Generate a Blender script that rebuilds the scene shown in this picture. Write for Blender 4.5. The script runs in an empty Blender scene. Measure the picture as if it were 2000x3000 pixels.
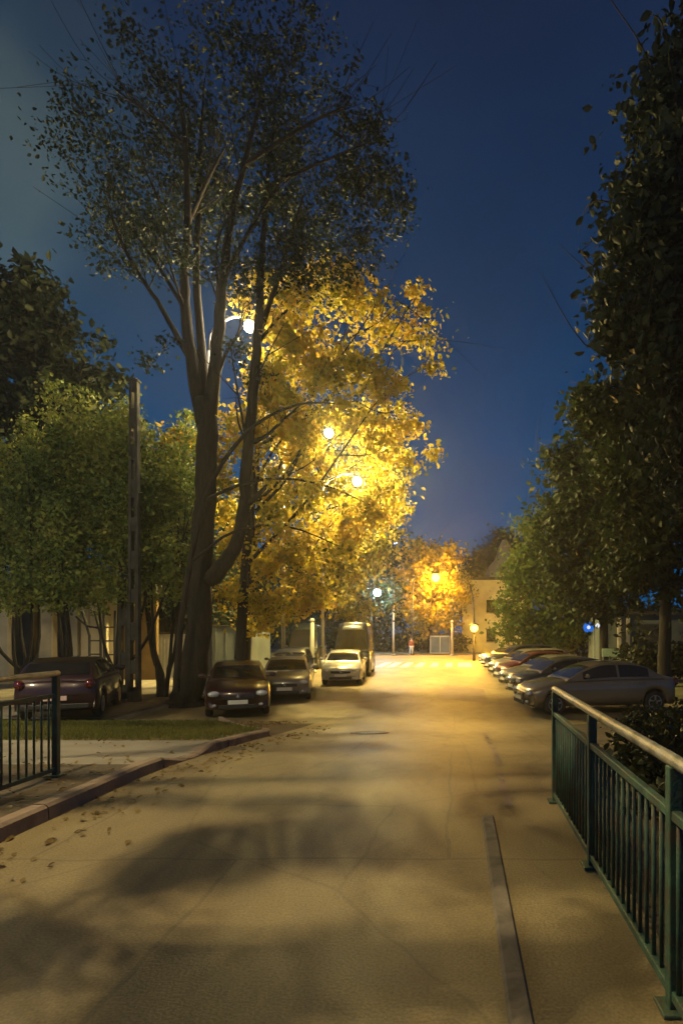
import bpy, math, random
import numpy as np
from mathutils import Vector, Matrix

random.seed(7); RNG = np.random.default_rng(7)
S = bpy.context.scene
COL = S.collection
EYE = 2.45; F = 1300.0; VX = 1050.0; VY = 1450.0
R = math.radians

def P(x, y, d):
    return ((x-VX)*d/F, d, EYE-(y-VY)*d/F)

# ------------------------------------------------------------ materials
def new_mat(name):
    m = bpy.data.materials.new(name); m.use_nodes = True
    nt = m.node_tree; nt.nodes.clear()
    out = nt.nodes.new('ShaderNodeOutputMaterial')
    return m, nt, out

def N(nt, t, **kw):
    n = nt.nodes.new(t)
    for k, v in kw.items():
        if k.startswith('i_'):
            n.inputs[k[2:].replace('_', ' ')].default_value = v
        else: setattr(n, k, v)
    return n

def ramp(nt, stops):
    r = nt.nodes.new('ShaderNodeValToRGB'); e = r.color_ramp.elements
    while len(e) < len(stops): e.new(0.5)
    for i, (p, c) in enumerate(stops):
        e[i].position = p; e[i].color = (*c, 1)
    return r

def surf(name, c1, c2, scale=3.0, rough=.7, bump=.1, bscale=40, metal=0.0, coat=0.0, detail=6, c3=None, stretch=None, spec=.5):
    m, nt, out = new_mat(name)
    b = N(nt, 'ShaderNodeBsdfPrincipled'); L = nt.links.new
    tc = N(nt, 'ShaderNodeTexCoord')
    vec = tc.outputs['Object']
    if stretch:
        mp = N(nt, 'ShaderNodeMapping'); mp.inputs['Scale'].default_value = stretch
        L(vec, mp.inputs['Vector']); vec = mp.outputs['Vector']
    n = N(nt, 'ShaderNodeTexNoise'); n.inputs['Scale'].default_value = scale; n.inputs['Detail'].default_value = detail
    L(vec, n.inputs['Vector'])
    st = [(.32, c1), (.68, c2)] if c3 is None else [(.3, c1), (.52, c2), (.72, c3)]
    r = ramp(nt, st); L(n.outputs['Fac'], r.inputs['Fac'])
    L(r.outputs['Color'], b.inputs['Base Color'])
    b.inputs['Roughness'].default_value = rough; b.inputs['Metallic'].default_value = metal
    b.inputs['Coat Weight'].default_value = coat; b.inputs['Coat Roughness'].default_value = .06
    b.inputs['Specular IOR Level'].default_value = spec
    if bump:
        n2 = N(nt, 'ShaderNodeTexNoise'); n2.inputs['Scale'].default_value = bscale; n2.inputs['Detail'].default_value = 4
        L(vec, n2.inputs['Vector'])
        bp = N(nt, 'ShaderNodeBump'); bp.inputs['Strength'].default_value = bump; bp.inputs['Distance'].default_value = .02
        L(n2.outputs['Fac'], bp.inputs['Height']); L(bp.outputs['Normal'], b.inputs['Normal'])
    L(b.outputs[0], out.inputs['Surface'])
    return m

def emis(name, c, s):
    m, nt, out = new_mat(name)
    e = N(nt, 'ShaderNodeEmission'); e.inputs['Color'].default_value = (*c, 1); e.inputs['Strength'].default_value = s
    nt.links.new(e.outputs[0], out.inputs['Surface']); return m

def leafmat(name, cols, trans=.45, scale=.35):
    m, nt, out = new_mat(name); L = nt.links.new
    g = N(nt, 'ShaderNodeNewGeometry'); r = ramp(nt, [(i/(len(cols)-1), c) for i, c in enumerate(cols)])
    tc = N(nt, 'ShaderNodeTexCoord'); n = N(nt, 'ShaderNodeTexNoise'); n.inputs['Scale'].default_value = scale; n.inputs['Detail'].default_value = 3
    L(tc.outputs['Object'], n.inputs['Vector'])
    mx = N(nt, 'ShaderNodeMath', operation='MULTIPLY_ADD'); L(g.outputs['Random Per Island'], mx.inputs[0]); mx.inputs[1].default_value = .6
    s = N(nt, 'ShaderNodeMath', operation='MULTIPLY_ADD'); L(n.outputs['Fac'], s.inputs[0]); s.inputs[1].default_value = 1.6; s.inputs[2].default_value = -.6
    L(s.outputs[0], mx.inputs[2]); L(mx.outputs[0], r.inputs['Fac'])
    d = N(nt, 'ShaderNodeBsdfPrincipled'); d.inputs['Roughness'].default_value = .55; L(r.outputs[0], d.inputs['Base Color'])
    d.inputs['Specular IOR Level'].default_value = .25
    t = N(nt, 'ShaderNodeBsdfTranslucent'); L(r.outputs[0], t.inputs['Color'])
    mix = N(nt, 'ShaderNodeMixShader'); mix.inputs[0].default_value = trans
    L(d.outputs[0], mix.inputs[1]); L(t.outputs[0], mix.inputs[2]); L(mix.outputs[0], out.inputs['Surface'])
    return m

M = {}
def asphalt():
    m, nt, out = new_mat('asphalt'); L = nt.links.new
    b = N(nt, 'ShaderNodeBsdfPrincipled'); tc = N(nt, 'ShaderNodeTexCoord')
    n1 = N(nt, 'ShaderNodeTexNoise'); n1.inputs['Scale'].default_value = .35; n1.inputs['Detail'].default_value = 8; n1.inputs['Roughness'].default_value = .65
    mp = N(nt, 'ShaderNodeMapping'); mp.inputs['Scale'].default_value = (1.4, .7, 1); L(tc.outputs['Object'], mp.inputs[0]); L(mp.outputs[0], n1.inputs['Vector'])
    r1 = ramp(nt, [(.3, (.125, .09, .05)), (.5, (.215, .168, .088)), (.7, (.31, .25, .125))]); L(n1.outputs['Fac'], r1.inputs[0])
    n2 = N(nt, 'ShaderNodeTexNoise'); n2.inputs['Scale'].default_value = 60; n2.inputs['Detail'].default_value = 8; L(tc.outputs['Object'], n2.inputs['Vector'])
    r2 = ramp(nt, [(.3, (.74, .74, .75)), (.7, (1.2, 1.19, 1.15))]); L(n2.outputs['Fac'], r2.inputs[0])
    mul = N(nt, 'ShaderNodeMix', data_type='RGBA', blend_type='MULTIPLY'); mul.inputs[0].default_value = 1
    L(r1.outputs[0], mul.inputs[6]); L(r2.outputs[0], mul.inputs[7])
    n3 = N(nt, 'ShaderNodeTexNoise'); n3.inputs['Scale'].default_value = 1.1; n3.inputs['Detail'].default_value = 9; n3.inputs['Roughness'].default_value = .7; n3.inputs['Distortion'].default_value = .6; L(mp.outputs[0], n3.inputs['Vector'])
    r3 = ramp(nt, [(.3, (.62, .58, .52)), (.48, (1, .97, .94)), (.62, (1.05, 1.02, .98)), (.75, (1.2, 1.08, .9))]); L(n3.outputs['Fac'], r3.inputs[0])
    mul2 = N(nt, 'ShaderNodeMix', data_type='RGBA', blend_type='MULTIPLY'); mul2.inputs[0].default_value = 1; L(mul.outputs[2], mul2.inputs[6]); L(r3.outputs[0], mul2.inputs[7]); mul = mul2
    # slab joints and wandering cracks
    br = N(nt, 'ShaderNodeTexBrick'); br.offset = .5
    dn = N(nt, 'ShaderNodeTexNoise'); dn.inputs['Scale'].default_value = 1.3; dn.inputs['Detail'].default_value = 4; L(tc.outputs['Object'], dn.inputs['Vector'])
    dm = N(nt, 'ShaderNodeVectorMath', operation='MULTIPLY_ADD'); dm.inputs[1].default_value = (.16, .16, 0)
    L(dn.outputs['Color'], dm.inputs[0]); L(tc.outputs['Object'], dm.inputs[2]); L(dm.outputs[0], br.inputs['Vector'])
    br.inputs['Scale'].default_value = 1; br.inputs['Brick Width'].default_value = 3.1; br.inputs['Row Height'].default_value = 4.3
    br.inputs['Mortar Size'].default_value = .018; br.inputs['Mortar Smooth'].default_value = .3
    vo = N(nt, 'ShaderNodeTexVoronoi', feature='DISTANCE_TO_EDGE'); vo.inputs['Scale'].default_value = .3; L(dm.outputs[0], vo.inputs['Vector'])
    cr = ramp(nt, [(0, (1, 1, 1)), (.006, (0, 0, 0))]); L(vo.outputs['Distance'], cr.inputs[0])
    mxx = N(nt, 'ShaderNodeMath', operation='MAXIMUM'); L(br.outputs['Fac'], mxx.inputs[0]); L(cr.outputs[0], mxx.inputs[1])
    sc = N(nt, 'ShaderNodeMath', operation='MULTIPLY'); L(mxx.outputs[0], sc.inputs[0]); sc.inputs[1].default_value = .28
    mj = N(nt, 'ShaderNodeMix', data_type='RGBA'); L(sc.outputs[0], mj.inputs[0]); L(mul.outputs[2], mj.inputs[6]); mj.inputs[7].default_value = (.045, .036, .028, 1)
    L(mj.outputs[2], b.inputs['Base Color']); b.inputs['Roughness'].default_value = .62
    bp = N(nt, 'ShaderNodeBump'); bp.inputs['Strength'].default_value = .4; bp.inputs['Distance'].default_value = .01; L(n2.outputs['Fac'], bp.inputs['Height'])
    L(bp.outputs[0], b.inputs['Normal']); L(b.outputs[0], out.inputs['Surface']); return m
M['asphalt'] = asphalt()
M['patch'] = surf('reddish_patch', (.17, .115, .085), (.22, .16, .12), 1.5, .7, .3, 40)
M['soil'] = surf('soil', (.045, .032, .02), (.11, .08, .05), 2.2, .95, .8, 18, c3=(.075, .06, .035))
M['concrete'] = surf('pavement_concrete', (.2, .175, .13), (.34, .3, .23), 1.1, .85, .3, 30)
M['kerbstone'] = surf('kerb_stone', (.10, .07, .05), (.3, .22, .16), 2.2, .85, .6, 14, c3=(.22, .15, .11), detail=10)
M['turf'] = surf('turf', (.06, .06, .018), (.12, .115, .035), 1.6, .95, .6, 30)
M['white_paint'] = surf('worn_white_paint', (.62, .6, .52), (.82, .8, .72), 5, .7, .2, 30)
M['bark'] = surf('bark', (.008, .006, .005), (.026, .019, .014), 2.5, .95, 1.0, 9, stretch=(6, 6, .9))
M['green_metal'] = surf('green_painted_metal', (.07, .05, .03), (.038, .085, .05), 7, .6, .3, 60, c3=(.07, .14, .085), detail=10)
M['steel'] = surf('worn_handrail_steel', (.05, .06, .045), (.22, .22, .18), 7, .6, .3, 60, c3=(.2, .18, .14), detail=10)
M['pole'] = surf('galvanised_pole', (.25, .25, .26), (.38, .38, .39), 4, .5, .05, 50, metal=.3)
M['darkpole'] = surf('dark_pole', (.03, .03, .028), (.06, .055, .05), 4, .6, .1, 50)
M['concpole'] = surf('concrete_pole', (.02, .018, .016), (.05, .045, .04), 3, .9, .3, 30)
M['cream'] = surf('cream_render', (.55, .47, .31), (.7, .61, .42), 1.3, .9, .15, 40)
M['ochre'] = surf('ochre_render', (.16, .1, .035), (.26, .17, .06), 1.2, .9, .15, 40)
M['palebrick'] = surf('pale_plaster', (.4, .36, .29), (.55, .5, .42), 1.2, .9, .2, 40)
M['fencewall'] = surf('ribbed_pale_panel', (.38, .39, .34), (.55, .53, .44), 1.0, .85, .15, 40, stretch=(3, 3, .5))
M['bluewall'] = surf('slate_plaster', (.09, .11, .11), (.16, .18, .17), 1.0, .9, .15, 40)
M['roof'] = surf('dark_roof', (.03, .027, .024), (.06, .052, .045), 3, .8, .4, 20)
M['door'] = surf('dark_door', (.035, .03, .024), (.06, .05, .04), 3, .6, .1, 20)
M['hedge'] = leafmat('hedge_leaf', [(.012, .02, .006), (.03, .035, .012), (.055, .045, .018)], .25)
M['housing'] = surf('lamp_housing', (.1, .1, .1), (.16, .16, .16), 5, .5, 0, metal=.3)
M['tyre'] = surf('tyre_rubber', (.012, .012, .012), (.025, .024, .023), 8, .85, .2, 60)
M['rim'] = surf('alloy_rim', (.3, .3, .31), (.45, .45, .46), 6, .3, 0, metal=.8)
M['trim'] = surf('black_trim', (.012, .012, .012), (.022, .02, .02), 6, .5, .05, 80)
M['glass'] = surf('car_glass', (.010, .009, .008), (.018, .016, .013), 3, .08, 0, spec=.5, coat=.2)
M['lens'] = surf('lamp_lens', (.65, .66, .68), (.85, .86, .88), 10, .08, 0, coat=1, spec=1, metal=.5)
M['tail'] = surf('tail_lens', (.06, .005, .004), (.10, .010, .006), 10, .12, 0, coat=1)
M['amber'] = surf('amber_lens', (.6, .22, .02), (.8, .35, .04), 10, .12, 0, coat=1)
M['plate'] = surf('plate_white', (.6, .58, .52), (.72, .7, .64), 20, .4, 0)
M['chrome'] = surf('chrome', (.7, .7, .7), (.85, .85, .85), 5, .15, 0, metal=1)
def paint(name, c, v=.15, rough=.32, metal=.25):
    a = tuple(x*(1-v) for x in c); b = tuple(min(1, x*(1+v)) for x in c)
    return surf('paint_'+name, a, b, 1.5, rough, .02, 8, metal=metal, coat=.9)

# ------------------------------------------------------------ mesh builder
class MB:
    def __init__(s): s.v = []; s.f = []
    def add(s, vs, fs):
        o = len(s.v); s.v += [tuple(p) for p in vs]; s.f += [tuple(i+o for i in f) for f in fs]
    def box(s, c, d, rot=None, bev=0):
        x, y, z = d[0]/2, d[1]/2, d[2]/2
        vs = [Vector((sx*x, sy*y, sz*z)) for sz in (-1, 1) for sy in (-1, 1) for sx in (-1, 1)]
        if rot is not None: vs = [rot @ p for p in vs]
        c = Vector(c)
        s.add([p+c for p in vs], [(0, 2, 3, 1), (4, 5, 7, 6), (0, 1, 5, 4), (2, 6, 7, 3), (0, 4, 6, 2), (1, 3, 7, 5)])
    def tube(s, pts, rads, n=8, cap=True):
        pts = [Vector(p) for p in pts]
        if not hasattr(rads, '__len__'): rads = [rads]*len(pts)
        up = Vector((.13, .07, 1)).normalized(); prev = None; vs = []
        for i, p in enumerate(pts):
            t = (pts[min(i+1, len(pts)-1)]-pts[max(i-1, 0)]).normalized()
            if prev is None:
                a = t.cross(Vector((1, 0, 0)) if abs(t.x) < .9 else Vector((0, 1, 0))).normalized()
            else: a = (prev - t*prev.dot(t)).normalized()
            prev = a; b = t.cross(a)
            for k in range(n):
                an = 2*math.pi*k/n; vs.append(p+(a*math.cos(an)+b*math.sin(an))*rads[i])
        fs = []
        for i in range(len(pts)-1):
            for k in range(n):
                fs.append((i*n+k, i*n+(k+1) % n, (i+1)*n+(k+1) % n, (i+1)*n+k))
        if cap: fs.append(tuple(range(n-1, -1, -1))); fs.append(tuple((len(pts)-1)*n+k for k in range(n)))
        s.add(vs, fs)
    def lathe(s, prof, c=(0, 0, 0), axis='Z', n=20):
        vs = []
        for r, h in prof:
            for k in range(n):
                a = 2*math.pi*k/n; x, y = r*math.cos(a), r*math.sin(a)
                p = (x, y, h) if axis == 'Z' else ((h, x, y) if axis == 'X' else (x, h, y))
                vs.append((p[0]+c[0], p[1]+c[1], p[2]+c[2]))
        fs = [(i*n+k, i*n+(k+1) % n, (i+1)*n+(k+1) % n, (i+1)*n+k) for i in range(len(prof)-1) for k in range(n)]
        if prof[0][0] > 1e-5: fs.append(tuple(range(n)))
        if prof[-1][0] > 1e-5: fs.append(tuple((len(prof)-1)*n+k for k in range(n)))
        s.add(vs, fs)
    def ball(s, c, r, n=12, m=8):
        if not hasattr(r, '__len__'): r = (r, r, r)
        vs = [(c[0], c[1], c[2]-r[2])]
        for i in range(1, m):
            t = math.pi*i/m
            for k in range(n):
                a = 2*math.pi*k/n
                vs.append((c[0]+r[0]*math.sin(t)*math.cos(a), c[1]+r[1]*math.sin(t)*math.sin(a), c[2]-r[2]*math.cos(t)))
        vs.append((c[0], c[1], c[2]+r[2])); fs = [(0, 1+(k+1) % n, 1+k) for k in range(n)]
        for i in range(m-2):
            for k in range(n):
                fs.append((1+i*n+k, 1+i*n+(k+1) % n, 1+(i+1)*n+(k+1) % n, 1+(i+1)*n+k))
        e = len(vs)-1; fs += [(e, 1+(m-2)*n+k, 1+(m-2)*n+(k+1) % n) for k in range(n)]
        s.add(vs, fs)
    def grid(s, rows):
        n = len(rows[0]); vs = [p for r in rows for p in r]
        s.add(vs, [(i*n+k, i*n+k+1, (i+1)*n+k+1, (i+1)*n+k) for i in range(len(rows)-1) for k in range(n-1)])
    def build(s, name, mat, parent=None, smooth=False, bevel=0, fix=True):
        me = bpy.data.meshes.new(name); me.from_pydata(s.v, [], s.f)
        if fix:
            import bmesh
            b = bmesh.new(); b.from_mesh(me); bmesh.ops.recalc_face_normals(b, faces=b.faces); b.to_mesh(me); b.free()
        if smooth: me.shade_smooth()
        me.materials.append(mat); o = bpy.data.objects.new(name, me); COL.objects.link(o)
        if parent is not None: o.parent = parent
        if bevel:
            md = o.modifiers.new('bevel', 'BEVEL'); md.width = bevel; md.segments = 2; md.limit_method = 'ANGLE'
        return o

def tag(o, label=None, cat=None, group=None, kind=None):
    if label: o['label'] = label
    if cat: o['category'] = cat
    if group: o['group'] = group
    if kind: o['kind'] = kind
    return o
def empty(name, loc=(0, 0, 0), rz=0, **kw):
    o = bpy.data.objects.new(name, None); COL.objects.link(o); o.location = loc; o.rotation_euler = (0, 0, rz); o.empty_display_size = .2
    return tag(o, **kw)
def box1(name, c, d, mat, parent=None, bevel=.01, rot=None):
    m = MB(); m.box(c, d, rot); return m.build(name, mat, parent, bevel=bevel)

# ------------------------------------------------------------ terrain
def gz(y):
    if y <= 6.6: return .75
    t = (y-6.6)/(16.0-6.6)
    if t >= 1: return 0.0
    t2 = t*t*(3-2*t)
    return .75*(1-(.45*t+.55*t2))
def drop(y):
    def ss(a, b, v):
        v = min(1, max(0, (v-a)/(b-a))); return v*v*(3-2*v)
    return ss(7.2, 7.5, y)*(1-ss(8.2, 8.5, y))
KX = -3.68
def kz(y): return gz(y)+.13-.10*drop(y)                # kerb top
def pz(x, y):                                            # raised verge left of the kerb
    f = math.exp(-max(0, (KX-.15)-x)/.9)
    h = .12-.095*drop(y)*f
    if y > 12.5: h *= max(0, 1-(y-12.5)/2.5)
    return gz(y)+h
def frange(a, b, st):
    n = max(1, int(round((b-a)/st))); return [a+(b-a)*i/n for i in range(n+1)]

g = MB(); ys = frange(-14, 22, .6)+[30, 45, 60, 80, 120, 200, 400, 900]; xs = [-600, -200, -80, -40, -20, -10, -5, 0, 5, 10, 20, 40, 80, 200, 600]
g.grid([[(x, y, gz(y)-.012) for x in xs] for y in ys])
tag(g.build('ground', M['soil'], smooth=True), kind='structure')
g = MB()
rows = []
for y in frange(-14, 15, .4):
    rows.append([(x, y, gz(y)) for x in frange(KX, 14, 1.2)])
g.grid(rows)
tag(g.build('road', M['asphalt'], smooth=True), kind='structure')
g = MB(); g.grid([[(x, y, gz(y)-(.004 if y < 15.2 else 0)) for x in frange(-9.2, 14, 1.0)] for y in frange(14.6, 60, .4)])
tag(g.build('parking_street', M['asphalt'], smooth=True), kind='structure')
g = MB(); g.grid([[(x, y, .002) for x in (-70, -35, -9.2)] for y in (46, 53, 60)]); g.grid([[(x, y, .002) for x in (14, 40, 80)] for y in (46, 53, 60)])
tag(g.build('cross_road', M['asphalt']), kind='structure')
# reddish repaired patch of road
def sheet(name, pts, dz, mat, kind='structure'):
    m = MB(); m.add([(x, y, gz(y)+dz) for x, y in pts], [tuple(range(len(pts)))]); return tag(m.build(name, mat), kind=kind)
sheet('road_patch', [(-5.0, 18.3), (-4.9, 22.3), (-3.0, 23), (-2.2, 21.4), (-2.6, 18.6), (-3.6, 18.0)], .004, M['patch'])
sheet('road_patch', [(1.05, 19.2), (1.1, 24.0), (-.6, 25.4), (-.7, 20.6)], .004, M['patch'])
def manhole():
    root = empty('manhole_cover', (-1.85, 11.9, gz(11.9)), label='round iron manhole cover set in the road', cat='manhole cover'); root.rotation_euler = (-math.atan((gz(11.4)-gz(12.4))), 0, 0)
    m = MB(); m.lathe([(.40, -.02), (.40, .014), (.34, .014), (.34, .004)], n=28); m.build('rim', M['kerbstone'], root)
    m = MB(); m.lathe([(.33, -.02), (.33, .010), (.0001, .012)], n=28)
    for i in range(-3, 4): m.box((i*.08, 0, .014), (.02, .5-.05*abs(i), .008))
    m.build('lid', M['darkpole'], root)
manhole()
# crossing stripes
for i, px in enumerate([881, 906, 935, 966, 998, 1031, 1066]):
    m = MB(); x = (px-VX)*41.5/F; w = .26 if i < 6 else .5
    m.add([(x-w+random.uniform(-.03, .03), 38.8, .005), (x+w, 38.8+random.uniform(-.1, .1), .005), (x+w, 44.2+random.uniform(-.2, .2), .005), (x-w, 44.2, .005)], [(0, 1, 2, 3)])
    tag(m.build('crossing_stripe', M['white_paint']), kind='structure')
# verge left
def verge(name, y0, y1, x0, mat, st=.25, edge=None):
    m = MB(); rows = []
    for y in frange(y0, y1, st):
        e = KX-.15 if edge is None else edge(y)
        rows.append([(x0+(e-x0)*(k/24)**.6, y, pz(x0+(e-x0)*(k/24)**.6, y)) for k in range(25)])
    m.grid(rows); return tag(m.build(name, mat, smooth=True), kind='structure')
verge('verge_soil', -14, 6.75, -24, M['soil'])
verge('driveway', 6.75, 9.0, -24, M['concrete'])
def gedge(y):
    if y < 11.3: return KX-.15
    t = (y-11.3)/(15.2-11.3); return KX-.15-2.6*t**.8
verge('grass_ground', 9.0, 15.2, -24, M['turf'], edge=gedge)
m = MB(); m.grid([[(x, y, .10) for x in frange(-26, -9.2, 2.4)] for y in frange(15.2, 34, 2)])
m.add([(-9.2, 15.2, .1), (-9.2, 34, .1), (-9.2, 34, -.05), (-9.2, 15.2, -.05)], [(0, 1, 2, 3)])
tag(m.build('left_pavement', M['concrete']), kind='structure')
sheet('tree_pit_soil', [(-12.2, 15.3), (-9.3, 15.3), (-9.3, 21.5), (-12.0, 21.0)], .106, M['soil'])
m = MB(); rows = []
for y in frange(-10, 14.2, .6):
    e = max(1.12, .175*y+.12); rows.append([(e+(14-e)*k/10, y, gz(y)+.05*min(1, k)) for k in range(11)])
m.grid(rows); tag(m.build('right_dark_ground', M['soil'], smooth=True), kind='structure')  # dark ground added to turn the area behind the railing near black
# kerbs
def kerb(y0, y1, x0=KX, w=.15):
    m = MB(); yy = frange(y0, y1, .25)
    prof = [(-w, -.1), (-w, .0), (-w+.012, .008), (-.03, .008), (0, -.02), (.012, -.2)]
    def ex(y): return x0 if y < 11.3 else x0-2.6*((y-11.3)/3.9)**.8
    m.grid([[(ex(y)+px, y, kz(y)+pz_) for px, pz_ in prof] for y in yy]); return m
y = -13.9; k = 0
while y < 11.0:
    m = kerb(y, y+.985); dx = random.uniform(-.012, .012); dz = random.uniform(-.008, .008)
    o = tag(m.build('kerb', M['kerbstone']), kind='structure'); o.location = (dx, 0, dz); y += 1.0; k += 1
m = MB()
for yy in frange(11.1, 15.0, .3): pass
m = kerb(11.1, 15.1); tag(m.build('kerb', M['kerbstone'], smooth=False), kind='structure')
# flush kerb strip beside right railing
m = MB(); yy = frange(-10, 5.15, .5)
m.grid([[(.19+dx, y, gz(y)+dz) for dx, dz in ((.03, .002), (.045, .022), (.13, .026), (.145, .002))] for y in yy])
e = gz(5.15); m.add([(.22, 5.15, e), (.235, 5.15, e+.022), (.32, 5.15, e+.026), (.335, 5.15, e)], [(0, 1, 2, 3)])
tag(m.build('kerb', surf('worn_kerb_strip', (.10, .08, .06), (.24, .2, .15), 4, .85, .4, 22, c3=(.18, .15, .11))), kind='structure')
m = MB()
for a, b, x in ((5.5, 6.9, .47), (7.3, 12, .52)):
    yy = frange(a, b, .5); m.grid([[(x, y, gz(y)+.004), (x+.07, y, gz(y)+.004)] for y in yy])
tag(m.build('gutter_edging', M['kerbstone']), kind='structure')
# far pavement beyond crossing road
m = MB(); m.grid([[(x, 60, -.1), (x, 60, .14), (x, 75, .14)] for x in (-70, -30, 0, 30, 80)]); tag(m.build('far_pavement', M['concrete']), kind='structure')
# right verge beside parked cars
m = MB(); m.grid([[(x, y, .13) for x in (7.6, 12, 20, 40)] for y in (14, 24, 34, 45.5)]); m.add([(7.6, 14, .13), (7.6, 45.5, .13), (7.6, 45.5, -.05), (7.6, 14, -.05)], [(0, 1, 2, 3)])
tag(m.build('right_verge', M['turf']), kind='structure')

# ------------------------------------------------------------ scattered leaves / blades
def quads_object(name, C, A, B, mat, parent=None, bend=True):
    """C centres, A half length vectors, B half width vectors -> leaf shaped faces (6 verts, 2 quads folded along the midrib)"""
    n = len(C); nr = np.cross(A, B); nr /= (np.linalg.norm(nr, axis=1, keepdims=True)+1e-9)
    fold = nr*np.linalg.norm(B, axis=1, keepdims=True)*.45
    V = np.stack([C-A, C-A*.25+B+fold, C+A*.45+B*.8+fold, C+A, C+A*.45-B*.8+fold, C-A*.25-B+fold], 1).reshape(-1, 3)
    me = bpy.data.meshes.new(name); me.vertices.add(len(V)); me.vertices.foreach_set('co', V.astype(np.float32).ravel())
    base = np.arange(n)[:, None]*6
    F_ = np.concatenate([base+np.array([0, 1, 2, 3]), base+np.array([0, 3, 4, 5])], 1).reshape(-1)
    me.loops.add(len(F_)); me.loops.foreach_set('vertex_index', F_.astype(np.int32))
    me.polygons.add(n*2); me.polygons.foreach_set('loop_start', (np.arange(n*2)*4).astype(np.int32)); 
    me.update(calc_edges=True); me.materials.append(mat)
    o = bpy.data.objects.new(name, me); COL.objects.link(o)
    if parent is not None: o.parent = parent
    return o

LAMPS = []      # (pos, clearance) filled before trees
def leaves(blobs, size, per_cluster=26, sig=.32, droop=.25, gaps=None, clear=True, elong=1.0):
    """blobs: (cx,cy,cz, rx,ry,rz, n)"""
    Cs = []; 
    for (cx, cy, cz, rx, ry, rz, n) in blobs:
        k = max(3, int(n/per_cluster)); u = RNG.normal(size=(k, 3)); u /= np.linalg.norm(u, axis=1, keepdims=True)
        r = RNG.uniform(.12, 1, (k, 1))**.5
        # lumpy radius
        lump = 1+.22*np.sin(u[:, :1]*5.1+cx)*np.cos(u[:, 2:]*4.3+cz)+.12*RNG.normal(size=(k, 1))
        c = u*r*lump*np.array([rx, ry, rz])+np.array([cx, cy, cz])
        m = RNG.poisson(per_cluster, k)+3
        idx = np.repeat(np.arange(k), m)
        sg = sig*RNG.uniform(.5, 1.5, (k, 1))[idx]
        p = c[idx]+RNG.normal(size=(len(idx), 3))*sg*np.array([1, 1, .7*elong])
        p[:, 2] -= droop*RNG.random(len(idx))*sg[:, 0]
        Cs.append(p)
    C = np.concatenate(Cs); C = C[C[:, 2] > .3]
    if clear:
        for (lp, rad) in LAMPS:
            d = np.linalg.norm(C-np.array(lp), axis=1); C = C[d > rad]
    n = len(C); A = RNG.normal(size=(n, 3)); A[:, 2] -= .5; A /= np.linalg.norm(A, axis=1, keepdims=True)
    T = RNG.normal(size=(n, 3)); B = np.cross(A, T); B /= (np.linalg.norm(B, axis=1, keepdims=True)+1e-9)
    s = size*RNG.uniform(.45, 1.5, (n, 1))
    return C, A*s*.5, B*s*.3

def tree(name, label, blobs, limbs, lmat, size=.22, per=26, sig=.35, group=None, cat='tree', corridor=None, base=None, extra=None, **kw):
    b = limbs[0][0][0] if base is None else base
    root = empty(name, (b[0], b[1], gz(b[1])), label=label, cat=cat, group=group)
    off = np.array([b[0], b[1], gz(b[1])])
    m = MB()
    for pts, rads in limbs:
        P_ = [tuple(np.array(p)-off) for p in pts]
        # resample smoothly with slight wobble
        Q = []; Rr = []
        for i in range(len(P_)-1):
            a, c = np.array(P_[i]), np.array(P_[i+1])
            p0 = np.array(P_[max(i-1, 0)]); p3 = np.array(P_[min(i+2, len(P_)-1)])
            for t in (0, .25, .5, .75):
                q = .5*((2*a)+(-p0+c)*t+(2*p0-5*a+4*c-p3)*t*t+(-p0+3*a-3*c+p3)*t**3)
                rr = rads[i]*(1-t)+rads[i+1]*t
                q = q+RNG.normal(size=3)*rr*.10*(0 if i == 0 and t == 0 else 1); Q.append(q); Rr.append(rr)
        Q.append(np.array(P_[-1])); Rr.append(rads[-1])
        m.tube(Q, Rr, 10 if rads[0] > .15 else 6)
    m.build('trunk', M['bark'], root, smooth=True)
    C, A, B = leaves(blobs, size, per, sig, **kw)
    if corridor is not None:
        k = corridor(C); C, A, B = C[k], A[k], B[k]
    if extra is not None: C, A, B = (np.concatenate([p, q]) for p, q in zip((C, A, B), extra))
    quads_object('crown', C-off, A, B, lmat, root)
    return root

def auto_limbs(base, h, r, blobs, n=9, lean=(0, 0)):
    """tapered trunk with limbs reaching into the blobs"""
    bx, by, bz = base; top = (bx+lean[0], by+lean[1], bz+h)
    mid = (bx+lean[0]*.35, by+lean[1]*.35, bz+h*.5)
    L_ = [([(bx, by, bz-.1), (bx, by, bz+.35), mid, top], [r*1.5, r*1.05, r*.8, r*.3])]
    for i in range(n):
        bl = blobs[i % len(blobs)]; t = random.uniform(.3, .85)
        s = np.array(base)*(1-t)+np.array(top)*t
        e = np.array(bl[:3])+np.array([random.uniform(-.6, .6)*bl[3], random.uniform(-.6, .6)*bl[4], random.uniform(.0, .7)*bl[5]])
        ln = np.linalg.norm(e-s); j = lambda k: RNG.normal(size=3)*ln*k
        q1 = s+(e-s)*.3+j(.05)+np.array([0, 0, -.06*ln]); q2 = s+(e-s)*.6+j(.06); q3 = s+(e-s)*.82+j(.05)
        L_.append(([tuple(s), tuple(q1), tuple(q2), tuple(q3), tuple(e)], [r*.36, r*.24, r*.15, r*.09, r*.03]))
        for q in (q1, q2, q3):
            L_.append(([tuple(q), tuple(q+(e-s)*.16+j(.10)), tuple(q+(e-s)*.3+j(.16))], [r*.12, r*.07, r*.02]))
    return L_

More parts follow.
